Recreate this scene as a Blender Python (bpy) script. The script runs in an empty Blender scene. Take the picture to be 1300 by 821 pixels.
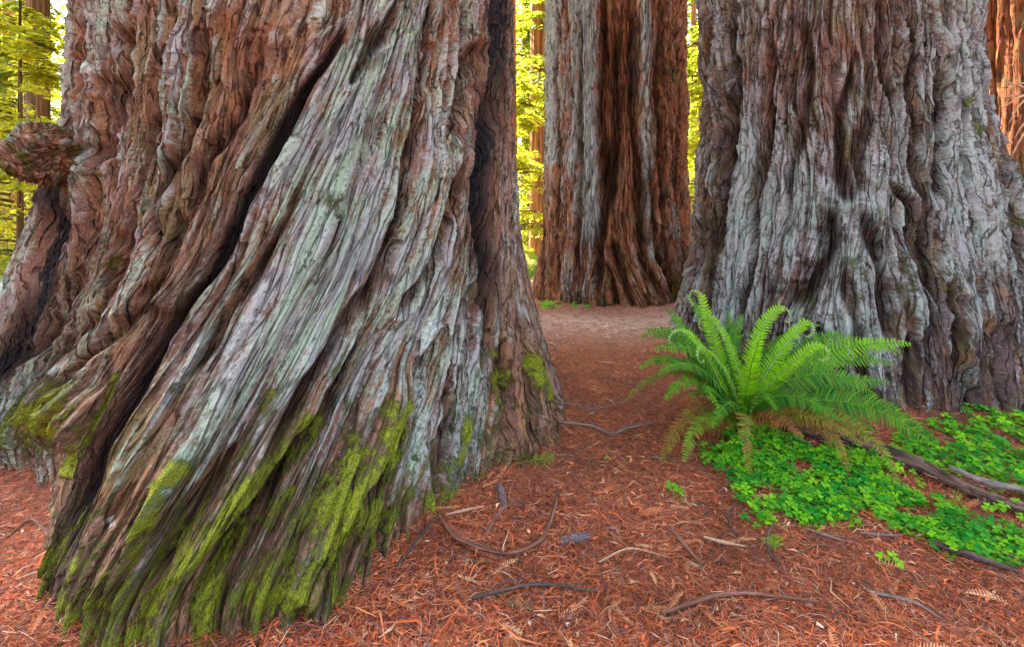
import bpy, math, random
import numpy as np
from mathutils import Vector
random.seed(7); rng = np.random.default_rng(7)
C = bpy.context.scene.collection
sc = bpy.context.scene
R = math.radians
PI = math.pi

# ------------------------------------------------------------------ camera, sky, sun, exposure
F, CX, HY = 650.0, 650.0, 290.0           # focal length in photo pixels, image centre x, horizon row
cam_d = bpy.data.cameras.new('camera'); cam = bpy.data.objects.new('camera', cam_d); C.objects.link(cam)
cam.location = (0, 0, 1.0); cam.rotation_euler = (R(90), 0, 0)
cam_d.sensor_width = 36; cam_d.lens = 18; cam_d.shift_y = -(410.5 - HY) / 1300.0
cam_d.clip_start = .02; cam_d.clip_end = 2000
sc.camera = cam
SUN_EL, SUN_AZ = 44.0, -44.0              # azimuth from +Y, negative = towards -X
world = bpy.data.worlds.new('World'); sc.world = world; world.use_nodes = True
wn = world.node_tree.nodes; wl = world.node_tree.links
bg = wn['Background']; sky = wn.new('ShaderNodeTexSky'); sky.sky_type = 'NISHITA'; sky.sun_disc = False
sky.sun_elevation = R(SUN_EL); sky.sun_rotation = R(SUN_AZ); sky.dust_density = 3.5; sky.ozone_density = .6; sky.air_density = .8
hs = wn.new('ShaderNodeHueSaturation'); hs.inputs['Saturation'].default_value = .45; wl.new(sky.outputs[0], hs.inputs['Color']); wl.new(hs.outputs[0], bg.inputs[0]); bg.inputs[1].default_value = 0.13
sl = bpy.data.lights.new('sun', 'SUN'); sl.energy = 5.0; sl.angle = R(0.53); sl.color = (1.0, .88, .68)
so = bpy.data.objects.new('sun', sl); C.objects.link(so)
sdir = Vector((math.sin(R(SUN_AZ)) * math.cos(R(SUN_EL)), math.cos(R(SUN_AZ)) * math.cos(R(SUN_EL)), math.sin(R(SUN_EL))))
so.rotation_euler = sdir.to_track_quat('Z', 'Y').to_euler(); so.location = (0, 0, 30)
sc.view_settings.view_transform = 'Standard'; sc.view_settings.look = 'None'
sc.view_settings.exposure = 3.2; sc.view_settings.gamma = 1.0; sc.view_settings.use_curve_mapping = False
sc.render.engine = 'CYCLES'
sc.cycles.max_bounces = 5; sc.cycles.diffuse_bounces = 3; sc.cycles.transmission_bounces = 3
sc.cycles.use_denoising = True

# ------------------------------------------------------------------ helpers
def W(px, py, d):                          # photo pixel at depth d -> world point
    return np.array([(px - CX) / F * d, d, 1.0 - (py - HY) / F * d])
def G(px, py):                             # photo pixel on the ground plane
    return W(px, py, F / (py - HY))
def hsh(ix, iy, seed):
    h = (ix.astype(np.int64) * 374761393 + iy.astype(np.int64) * 668265263 + seed * 974634777) & 0xffffffff
    h = ((h ^ (h >> 13)) * 1274126177) & 0xffffffff
    h = ((h ^ (h >> 16)) * 2246822519) & 0xffffffff
    return ((h ^ (h >> 15)) & 0xffff) / 65535.0
def noise(x, y, seed=0):                   # gradient noise about -1..1
    ix = np.floor(x); iy = np.floor(y); fx = x - ix; fy = y - iy
    def g(dx, dy):
        a = hsh(ix + dx, iy + dy, seed) * 2 * PI
        return np.cos(a) * (fx - dx) + np.sin(a) * (fy - dy)
    sx = fx * fx * fx * (fx * (fx * 6 - 15) + 10); sy = fy * fy * fy * (fy * (fy * 6 - 15) + 10)
    a = g(0, 0); b = g(1, 0); c = g(0, 1); d = g(1, 1)
    return ((a + (b - a) * sx) * (1 - sy) + (c + (d - c) * sx) * sy) * 1.5
def fbm(x, y, o=4, seed=0, gain=.5):
    s = 0; a = 1; t = 0
    for k in range(o):
        s = s + a * noise(x * 2**k, y * 2**k, seed + 17 * k); t += a; a *= gain
    return s / t
def ss(a, b, x):
    t = np.clip((x - a) / (b - a), 0, 1); return t * t * (3 - 2 * t)

def np_mesh(name, V, faces, mat, smooth=True, attrs=None, parent=None):
    """faces: (n,4) or (n,3) int array"""
    me = bpy.data.meshes.new(name); V = np.asarray(V, np.float32); faces = np.asarray(faces, np.int32)
    k = faces.shape[1]; n = len(faces)
    me.vertices.add(len(V)); me.vertices.foreach_set('co', V.ravel())
    me.loops.add(n * k); me.loops.foreach_set('vertex_index', faces.ravel())
    me.polygons.add(n); me.polygons.foreach_set('loop_start', np.arange(0, n * k, k, dtype=np.int32))
    try: me.polygons.foreach_set('loop_total', np.full(n, k, np.int32))
    except Exception: pass
    me.polygons.foreach_set('use_smooth', np.full(n, smooth, bool))
    me.update(calc_edges=True); me.validate()
    for an, (typ, data) in (attrs or {}).items():
        at = me.attributes.new(an, typ, 'POINT')
        data = np.asarray(data, np.float32)
        if typ == 'FLOAT_VECTOR': at.data.foreach_set('vector', data.ravel())
        elif typ == 'FLOAT_COLOR': at.data.foreach_set('color', data.ravel())
        else: at.data.foreach_set('value', data.ravel())
    if mat: me.materials.append(mat)
    o = bpy.data.objects.new(name, me); C.objects.link(o)
    if parent: o.parent = parent
    return o
def tag(o, label=None, cat=None, group=None, kind=None):
    if label: o['label'] = label
    if cat: o['category'] = cat
    if group: o['group'] = group
    if kind: o['kind'] = kind
    return o
def empty(name, loc):
    o = bpy.data.objects.new(name, None); C.objects.link(o); o.location = loc; o.empty_display_size = .1; return o
def grid_faces(nr, nc, wrap=False):
    r = np.arange(nr - 1)[:, None]; c = np.arange(nc if wrap else nc - 1)[None, :]; c2 = (c + 1) % nc
    return np.stack([r * nc + c, r * nc + c2, (r + 1) * nc + c2, (r + 1) * nc + c], -1).reshape(-1, 4)
def spline(P, n):                          # Catmull-Rom through the points
    P = np.asarray(P, float)
    if len(P) == 2: return P[0] + (P[1] - P[0]) * np.linspace(0, 1, n)[:, None]
    Q = np.vstack([2 * P[0] - P[1], P, 2 * P[-1] - P[-2]]); t = np.linspace(0, len(P) - 1 - 1e-6, n); i = t.astype(int); f = (t - i)[:, None]
    a, b, c, d = Q[i], Q[i + 1], Q[i + 2], Q[i + 3]
    return .5 * (2 * b + (c - a) * f + (2 * a - 5 * b + 4 * c - d) * f**2 + (3 * b - a - 3 * c + d) * f**3)
def tube(P, r, m=8, flat=1.0, rough=0.0, seed=0):
    """tube along P (n,3) with radii r (n); returns verts, faces"""
    P = np.asarray(P, float); n = len(P); r = np.broadcast_to(r, (n,)).astype(float)
    T = np.gradient(P, axis=0); T /= np.linalg.norm(T, axis=1)[:, None] + 1e-9
    up = np.tile([0, 0, 1.0], (n, 1)); up[np.abs(T[:, 2]) > .93] = [0, 1, 0]
    S = np.cross(T, up); S /= np.linalg.norm(S, axis=1)[:, None] + 1e-9; N = np.cross(S, T)
    a = np.arange(m) / m * 2 * PI
    rr = r[:, None] * (1 + rough * noise(np.arange(m)[None, :] * 1.7 + 0 * r[:, None], np.arange(n)[:, None] * .45 + 0 * a[None, :], seed))
    V = P[:, None] + S[:, None] * (np.cos(a)[None, :] * rr)[..., None] + N[:, None] * (np.sin(a)[None, :] * rr * flat)[..., None]
    Fq = grid_faces(n, m, True)
    V = V.reshape(-1, 3); V = np.vstack([V, P[0], P[-1]]); k = len(V)
    cap = [[(i + 1) % m, i, k - 2, k - 2] for i in range(m)]
    cap2 = [[(n - 1) * m + i, (n - 1) * m + (i + 1) % m, k - 1, k - 1] for i in range(m)]
    return V, np.vstack([Fq]), np.array([c[:3] for c in cap + cap2])
def tube_obj(name, P, r, mat, m=8, flat=1.0, rough=.25, seed=0, parent=None, n=None):
    if n: P = spline(P, n); r = np.interp(np.linspace(0, 1, n), np.linspace(0, 1, len(r)), r) if hasattr(r, '__len__') else r
    V, q, t = tube(P, r, m, flat, rough, seed)
    L = np.concatenate([[0], np.cumsum(np.linalg.norm(np.diff(P, axis=0), axis=1))])
    me = bpy.data.meshes.new(name); me.from_pydata(V.tolist(), [], q.tolist() + t.tolist())
    for p in me.polygons: p.use_smooth = True
    fl = np.zeros((len(V), 3), np.float32); fl[:len(P) * m, 0] = np.tile(np.arange(m) / m * .12, len(P)); fl[:len(P) * m, 1] = np.repeat(L, m) + seed
    at = me.attributes.new('flow', 'FLOAT_VECTOR', 'POINT'); at.data.foreach_set('vector', fl.ravel())
    me.materials.append(mat); me.update()
    o = bpy.data.objects.new(name, me); C.objects.link(o)
    if parent: o.parent = parent
    return o

# ------------------------------------------------------------------ node helpers / materials
class NT:
    def __init__(s, name):
        s.m = bpy.data.materials.new(name); s.m.use_nodes = True; s.t = s.m.node_tree; s.n = s.t.nodes; s.l = s.t.links
        s.p = s.n['Principled BSDF']; s.out = s.n['Material Output']
    def new(s, typ, **kw):
        x = s.n.new(typ)
        for k, v in kw.items(): setattr(x, k, v)
        return x
    def set(s, sock, v):
        if isinstance(v, (int, float)): sock.default_value = v
        elif isinstance(v, tuple): sock.default_value = v if len(v) != 3 or sock.type == 'VECTOR' else v + (1,)
        else: s.l.new(v, sock)
    def attr(s, name): return s.new('ShaderNodeAttribute', attribute_name=name)
    def sep(s, col):
        x = s.new('ShaderNodeSeparateColor'); s.l.new(col, x.inputs[0]); return x.outputs
    def math(s, op, a, b=0.0, clamp=False):
        x = s.new('ShaderNodeMath', operation=op); x.use_clamp = clamp; s.set(x.inputs[0], a); s.set(x.inputs[1], b); return x.outputs[0]
    def mapv(s, vec, scale, loc=(0, 0, 0)):
        x = s.new('ShaderNodeMapping'); s.l.new(vec, x.inputs['Vector']); x.inputs['Scale'].default_value = scale; x.inputs['Location'].default_value = loc; return x.outputs[0]
    def noise(s, vec, scale=1.0, detail=3, rough=.6, dist=0.0):
        x = s.new('ShaderNodeTexNoise'); s.l.new(vec, x.inputs['Vector']); x.inputs['Scale'].default_value = scale
        x.inputs['Detail'].default_value = detail; x.inputs['Roughness'].default_value = rough; x.inputs['Distortion'].default_value = dist; return x.outputs['Fac']
    def ramp(s, fac, lo, hi):
        x = s.new('ShaderNodeMapRange', interpolation_type='SMOOTHSTEP'); s.l.new(fac, x.inputs['Value'])
        x.inputs['From Min'].default_value = lo; x.inputs['From Max'].default_value = hi; return x.outputs[0]
    def mix(s, f, a, b, mode='MIX'):
        x = s.new('ShaderNodeMix', data_type='RGBA', blend_type=mode); s.set(x.inputs[0], f)
        s.set(x.inputs[6], a); s.set(x.inputs[7], b); return x.outputs[2]
    def bump(s, h, dist, strength=1.0):
        x = s.new('ShaderNodeBump'); x.inputs['Strength'].default_value = strength; x.inputs['Distance'].default_value = dist
        s.l.new(h, x.inputs['Height']); return x.outputs[0]

def bark_material(name, browns, grey=(.31, .285, .275), lichen=(.36, .48, .36), red=(.30, .11, .05), sc_=1.0):
    t = NT(name)
    fl = t.attr('flow').outputs['Vector']
    A = t.attr('ma'); a = t.sep(A.outputs['Color']); aw = A.outputs['Alpha']     # lichen, moss, char and main furrow shade, red
    B = t.attr('mb'); bw = B.outputs['Alpha']; b = t.sep(B.outputs['Color'])                              # relief, purple, pale; alpha paints furrow shade
    n1 = t.noise(t.mapv(fl, (70 / sc_, 7 / sc_, 1)), 1, 4, .62, .3)
    n2 = t.noise(t.mapv(fl, (14, 4, 1), (3, 1, 0)), 1, 4, .6)
    n3 = t.noise(t.mapv(fl, (210 / sc_, 26 / sc_, 1), (1, 7, 0)), 1, 3, .65)
    n4 = t.noise(t.mapv(fl, (120, 60, 1), (5, 2, 0)), 1, 4, .7)
    n5 = t.noise(t.mapv(fl, (28, 7, 1), (9, 4, 0)), 1, 4, .65)
    c = t.mix(t.ramp(n1, .36, .64), browns[0], browns[1])
    c = t.mix(t.ramp(n2, .42, .66), c, browns[2])
    c = t.mix(t.math('MULTIPLY', aw, t.ramp(n5, .3, .6)), c, t.mix(t.ramp(n1, .35, .65), tuple(x * .5 for x in red), red))
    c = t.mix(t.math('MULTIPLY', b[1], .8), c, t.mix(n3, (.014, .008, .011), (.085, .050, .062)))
    hue = t.noise(t.mapv(fl, (9, 3.2, 1), (4, 2, 0)), 1, 3, .6); hue2 = t.noise(t.mapv(fl, (17, 5, 1), (8, 5, 0)), 1, 3, .6)
    c = t.mix(t.math('MULTIPLY', t.ramp(hue, .50, .68), .7), c, t.mix(n1, (.07, .06, .02), (.26, .21, .09)))
    c = t.mix(t.math('MULTIPLY', t.ramp(hue2, .54, .70), .6), c, t.mix(n1, (.09, .035, .012), (.36, .17, .07)))
    # grey weathering on the outer faces of the plates
    wr = t.math('MULTIPLY', t.ramp(b[0], .36, .8), t.ramp(n1, .36, .6))
    c = t.mix(t.math('MULTIPLY', wr, t.math('SUBTRACT', .9, t.math('MULTIPLY', aw, .75))), c, t.mix(t.ramp(n3, .3, .7), grey, tuple(x * .55 for x in grey)))
    # lichen crust: patchy, prefers outer faces
    lm = t.math('ADD', t.math('MULTIPLY', a[0], 1.05), t.math('MULTIPLY', t.math('SUBTRACT', n4, .5), 1.5))
    lm = t.math('ADD', lm, t.math('MULTIPLY', t.math('SUBTRACT', n5, .5), 1.6))
    lm = t.math('ADD', lm, t.math('MULTIPLY', t.math('SUBTRACT', b[0], .5), .9))
    lm = t.ramp(lm, .28, .86)
    lc = t.mix(t.ramp(n2, .38, .62), lichen, (.38, .385, .40))
    lc = t.mix(t.ramp(n3, .35, .7), t.mix(.35, lc, (.12, .12, .10)), lc)
    c = t.mix(t.math('MULTIPLY', lm, .9), c, lc)
    sp = t.noise(t.mapv(fl, (150, 95, 1), (2, 2, 0)), 1, 2, .6); sp = t.ramp(t.math('ADD', sp, t.math('MULTIPLY', a[0], .16)), .66, .78)
    c = t.mix(t.math('MULTIPLY', sp, .5), c, (.32, .40, .36))
    ck = t.noise(t.mapv(fl, (42 / sc_, 3.6 / sc_, 1), (6, 3, 0)), 1, .9, .5, .15); ck = t.math('SUBTRACT', 1.0, t.ramp(t.math('ABSOLUTE', t.math('SUBTRACT', ck, .5)), .004, .040))
    c = t.mix(t.math('MULTIPLY', ck, .6), c, (.02, .011, .008))  # crack darkening in the colour stands in for shade the bump lacks
    c = t.mix(t.math('MULTIPLY', b[2], t.ramp(n4, .40, .58)), c, (.55, .62, .58))
    c = t.mix(t.math('MULTIPLY', bw, t.math('ADD', .45, t.math('MULTIPLY', t.ramp(n1, .65, .35), .5)), True), c, t.mix(n3, (.008, .004, .003), (.045, .025, .019)))  # shade inside the furrows, painted as near-black bark colour
    # char, also carrying painted shade in the left trunk's main furrow
    c = t.mix(t.math('MULTIPLY', a[2], t.ramp(n1, .2, .5), True), c, t.mix(n3, (.003, .003, .004), (.022, .019, .022)))
    # moss
    mm = t.math('ADD', a[1], t.math('MULTIPLY', t.math('SUBTRACT', n4, .5), 2.4))
    n8 = t.noise(t.mapv(fl, (26, 13, 1), (7, 7, 0)), 1, 4, .7); mm = t.math('ADD', mm, t.math('MULTIPLY', t.math('SUBTRACT', n8, .52), 2.6))
    mm = t.math('ADD', mm, t.math('MULTIPLY', t.math('SUBTRACT', b[0], .4), .5)); mm = t.math('MULTIPLY', t.ramp(mm, .36, .92), .95)
    n6 = t.noise(t.mapv(fl, (300, 220, 1)), 1, 3, .7)
    dull = t.mix(n6, (.05, .075, .014), (.17, .20, .04))
    brt = t.mix(t.ramp(n6, .3, .7), (.12, .16, .012), (.42, .48, .035))
    mc = t.mix(t.ramp(t.math('ADD', a[1], t.math('SUBTRACT', n8, .5)), .5, .95), dull, brt)
    c = t.mix(mm, c, mc)
    t.l.new(c, t.p.inputs['Base Color'])
    rg = t.math('SUBTRACT', .86, t.math('MULTIPLY', a[2], .25)); t.l.new(rg, t.p.inputs['Roughness'])
    t.p.inputs['Specular IOR Level'].default_value = .10
    h = t.math('ADD', t.math('MULTIPLY', n1, 1.0), t.math('MULTIPLY', n3, .45))
    h = t.math('ADD', h, t.math('MULTIPLY', n4, .35)); h = t.math('ADD', h, t.math('MULTIPLY', t.math('MULTIPLY', mm, n6), 1.2))
    h = t.math('SUBTRACT', h, t.math('MULTIPLY', ck, .6))
    t.l.new(t.bump(h, .022, 1.0), t.p.inputs['Normal'])
    return t.m

M = {}
M['bark_left'] = bark_material('bark_weathered', [(.055, .030, .019), (.30, .165, .09), (.22, .12, .09)])
M['bark_mid'] = bark_material('bark_reddish', [(.055, .022, .012), (.42, .17, .075), (.28, .105, .055)], sc_=1.8, grey=(.42, .28, .235), lichen=(.36, .42, .38))
M['bark_right'] = bark_material('bark_grey', [(.04, .026, .023), (.20, .135, .11), (.14, .10, .10)], grey=(.25, .235, .255), lichen=(.31, .385, .36), sc_=1.2)
M['bark_orange'] = bark_material('bark_orange', [(.05, .014, .006), (.25, .065, .017), (.17, .042, .014)], grey=(.17, .06, .03), sc_=1.6)

def simple_bark(name, c0, c1, su=60, sv=6, rough=.85, dist=.006):
    t = NT(name); fl = t.attr('flow').outputs['Vector']
    n1 = t.noise(t.mapv(fl, (su, sv, 1)), 1, 4, .65, .4); n2 = t.noise(t.mapv(fl, (su * 3, sv * 4, 1)), 1, 3, .6)
    c = t.mix(t.ramp(n1, .35, .65), c0, c1); c = t.mix(t.math('MULTIPLY', t.ramp(n2, .4, .7), .5), c, tuple(x * .5 for x in c0))
    t.l.new(c, t.p.inputs['Base Color']); t.p.inputs['Roughness'].default_value = rough; t.p.inputs['Specular IOR Level'].default_value = .25
    t.l.new(t.bump(t.math('ADD', n1, t.math('MULTIPLY', n2, .5)), dist), t.p.inputs['Normal']); return t.m
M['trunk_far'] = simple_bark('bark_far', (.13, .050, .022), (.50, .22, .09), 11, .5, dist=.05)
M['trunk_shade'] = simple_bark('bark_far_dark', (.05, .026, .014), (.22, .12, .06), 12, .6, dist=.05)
M['twig'] = simple_bark('twig_brown', (.10, .045, .032), (.30, .14, .09))
M['twig_dark'] = simple_bark('twig_dark', (.045, .03, .03), (.16, .10, .09))
M['twig_pale'] = simple_bark('twig_pale', (.36, .19, .11), (.62, .42, .28))
M['twig_grey'] = simple_bark('twig_grey', (.11, .085, .08), (.32, .25, .23))
M['slab'] = simple_bark('bark_slab', (.20, .055, .03), (.38, .12, .07))
M['chip'] = simple_bark('wood_chip', (.07, .055, .06), (.24, .19, .20))
M['log'] = simple_bark('log_wood', (.03, .018, .015), (.20, .12, .09), 90, 7)

def leaf_material(name, c0, c1, trans=.45, rough=.5, spec=.35):
    t = NT(name); a = t.sep(t.attr('tint').outputs['Color'])
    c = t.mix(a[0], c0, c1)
    n = t.noise(t.new('ShaderNodeNewGeometry').outputs['Position'], 60, 2)
    c = t.mix(t.math('MULTIPLY', t.ramp(n, .35, .7), .30), c, tuple(x * .55 for x in c0))
    c = t.mix(a[1], c, (.30, .10, .035)); c = t.mix(a[2], c, (.50, .52, .36))
    t.l.new(c, t.p.inputs['Base Color']); t.p.inputs['Roughness'].default_value = rough; t.p.inputs['Specular IOR Level'].default_value = spec
    tr = t.new('ShaderNodeBsdfTranslucent'); t.l.new(t.mix(.35, c, c1), tr.inputs['Color'])
    mx = t.new('ShaderNodeMixShader'); mx.inputs[0].default_value = trans
    t.l.new(t.p.outputs[0], mx.inputs[1]); t.l.new(tr.outputs[0], mx.inputs[2]); t.l.new(mx.outputs[0], t.out.inputs[0]); return t.m
M['frond'] = leaf_material('fern_green', (.001, .085, .014), (.22, .52, .004), .34, .55, .15)
M['oxalis'] = leaf_material('clover_green', (.003, .20, .02), (.26, .62, .012), .4, .6, .12)
M['foliage'] = leaf_material('sunny_foliage', (.10, .20, .008), (.75, .70, .05), .6, .55)
M['foliage_dark'] = leaf_material('needle_foliage', (.07, .14, .010), (.46, .50, .035), .5, .6)
M['stem'] = leaf_material('fern_stem', (.10, .12, .02), (.20, .24, .04), .1)

def litter_material(name):
    t = NT(name); a = t.attr('tint').outputs['Color']; t.l.new(a, t.p.inputs['Base Color']); t.p.inputs['Roughness'].default_value = .75
    t.p.inputs['Specular IOR Level'].default_value = .25; return t.m
M['litter'] = litter_material('needle_litter')

def ground_material():
    t = NT('forest_floor'); P = t.new('ShaderNodeNewGeometry').outputs['Position']
    n1 = t.noise(P, 9, 6, .7, .6); n2 = t.noise(P, 55, 5, .7, 1.0); n3 = t.noise(P, 220, 3, .7); n4 = t.noise(P, 1.3, 3, .5)
    c = t.mix(t.ramp(n2, .34, .62), (.09, .022, .012), (.42, .13, .065))
    c = t.mix(t.math('MULTIPLY', t.ramp(n1, .48, .7), .6), c, (.30, .085, .035))
    c = t.mix(t.math('MULTIPLY', t.ramp(n3, .52, .72), .7), c, (.50, .27, .18))
    c = t.mix(t.math('MULTIPLY', t.ramp(t.noise(P, 2.6, 4, .65, .5), .52, .66), .6), c, t.mix(n2, (.05, .026, .02), (.17, .09, .065)))
    path = t.sep(t.attr('path').outputs['Color'])[0]
    c = t.mix(t.math('MULTIPLY', path, t.ramp(n1, .3, .6)), c, t.mix(t.ramp(n2, .35, .65), (.30, .20, .17), (.62, .46, .40)))
    far = t.sep(t.attr('path').outputs['Color'])[1]
    c = t.mix(t.math('MULTIPLY', far, t.ramp(n1, .35, .6)), c, t.mix(n2, (.06, .10, .02), (.20, .26, .04)))
    t.l.new(c, t.p.inputs['Base Color']); t.p.inputs['Roughness'].default_value = .9; t.p.inputs['Specular IOR Level'].default_value = .2
    h = t.math('ADD', n2, t.math('MULTIPLY', n3, .5)); t.l.new(t.bump(h, .02), t.p.inputs['Normal']); return t.m
M['ground'] = ground_material()

# ------------------------------------------------------------------ ground
def gh(x, y):                              # ground height
    d = np.hypot(x, y)
    h = .035 * noise(x * .9, y * .9, 51) + .012 * noise(x * 4, y * 4, 52)
    h = h * ss(.3, 1.2, d) + ss(12, 60, d) * .8 * noise(x * .05, y * .05, 53)
    h = h + .05 * np.exp(-((x - 1.15)**2 + (y - 2.75)**2) / .16)         # soil mound under the fern
    h = h + .05 * ss(1.5, 2.4, x) * ss(1.2, 2.4, y)                      # bank on the right
    for T in (T1, T2, T3):
        e = np.hypot(x - T.cx, y - T.cy) - T.rad(np.arctan2(x - T.cx, -(y - T.cy)), 0 * x + .05)
        h = h + .05 * np.exp(-(np.maximum(e, 0) / .11))
    return h
def gpt(px, py, lift=0.0):
    p = G(px, py)
    for _ in range(4):
        z = float(gh(p[0], p[1])); d = F * (1 - z) / (py - HY); p = W(px, py, d)
    p[2] = float(gh(p[0], p[1])) + lift; return p
def build_ground():
    def axis(n, s, k, c): t = np.linspace(-1, 1, n); return c + s * np.sinh(k * t) / math.sinh(k)
    xs = axis(760, 700, 8.2, .3); ys = axis(760, 700, 8.2, 2.2)
    X, Y = np.meshgrid(xs, ys); H = gh(X, Y)
    d = np.hypot(X, Y)
    H = H + (.010 * fbm(X * 14, Y * 14, 3, 60) + .006 * fbm(X * 60, Y * 60, 2, 61)) * (d < 12)
    V = np.stack([X, Y, H], -1).reshape(-1, 3)
    path = np.exp(-(((X - 1.0) / 1.5)**2 + ((Y - 5.3) / .75)**2)) * .95 + .5 * np.exp(-(((X - 4) / 3)**2 + ((Y - 5.6) / .8)**2))
    far = ss(8, 11, Y) + ss(5, 8, -X)
    col = np.stack([path, np.clip(far, 0, 1), 0 * X, 0 * X + 1], -1).reshape(-1, 4)
    o = np_mesh('ground', V, grid_faces(760, 760), M['ground'], attrs={'path': ('FLOAT_COLOR', col)})
    tag(o, kind='structure')

# ------------------------------------------------------------------ the big redwood trunks
def seg_dist(x, y, pts):
    """image-space distance to a polyline and the parameter 0..1 along it"""
    best = np.full(x.shape, 1e9); tt = np.zeros(x.shape); pts = np.asarray(pts, float)
    n = len(pts) - 1
    for i in range(n):
        a, b = pts[i], pts[i + 1]; ab = b - a
        t = np.clip(((x - a[0]) * ab[0] + (y - a[1]) * ab[1]) / (ab @ ab), 0, 1)
        d = np.hypot(x - a[0] - t * ab[0], y - a[1] - t * ab[1])
        m = d < best; best[m] = d[m]; tt[m] = (i + t[m]) / n
    return best, tt
class Trunk:
    def __init__(s, cx, cy, top, base, ztop, power):
        s.cx, s.cy, s.ztop = cx, cy, ztop
        s.phi = np.radians(np.arange(-180, 181, 1.0))
        def table(tb, sm):
            a = np.array(tb, float); o = np.argsort(a[:, 0]); a = a[o]
            r = np.interp(np.degrees(s.phi), a[:, 0], a[:, 1], period=360)
            k = np.exp(-.5 * (np.arange(-15, 16) / sm)**2); k /= k.sum()
            return np.convolve(np.concatenate([r[-16:-1], r, r[1:16]]), k, 'valid')
        s.top = table(top, 5); s.base = table(base, 3.0); s.pw = table(power, 8)
    def rad(s, phi, z):
        phi = (phi + PI) % (2 * PI) - PI
        rt = np.interp(phi, s.phi, s.top); rb = np.interp(phi, s.phi, s.base); p = np.interp(phi, s.phi, s.pw)
        g = np.clip(1 - z / s.ztop, 0, 1.1)**p
        return rt * (1 - .012 * np.clip(z - s.ztop, 0, 99)) + (rb - rt) * g
    def hit(s, px, py):
        """first intersection of the pixel's ray with the smooth surface -> phi, z"""
        d = np.linspace(.9, s.cy + 1.5, 3000)
        x = (px - CX) / F * d; z = 1 - (py - HY) / F * d
        phi = np.arctan2(x - s.cx, -(d - s.cy)); r = np.hypot(x - s.cx, d - s.cy)
        m = np.nonzero(r < s.rad(phi, z))[0]
        if len(m) == 0: i = np.argmin(r - s.rad(phi, z))
        else: i = m[0]
        return phi[i], z[i]
def plan_table(cx, cy, pts):
    return [(math.degrees(math.atan2(x - cx, -(y - cy))), math.hypot(x - cx, y - cy)) for x, y in pts]

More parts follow.
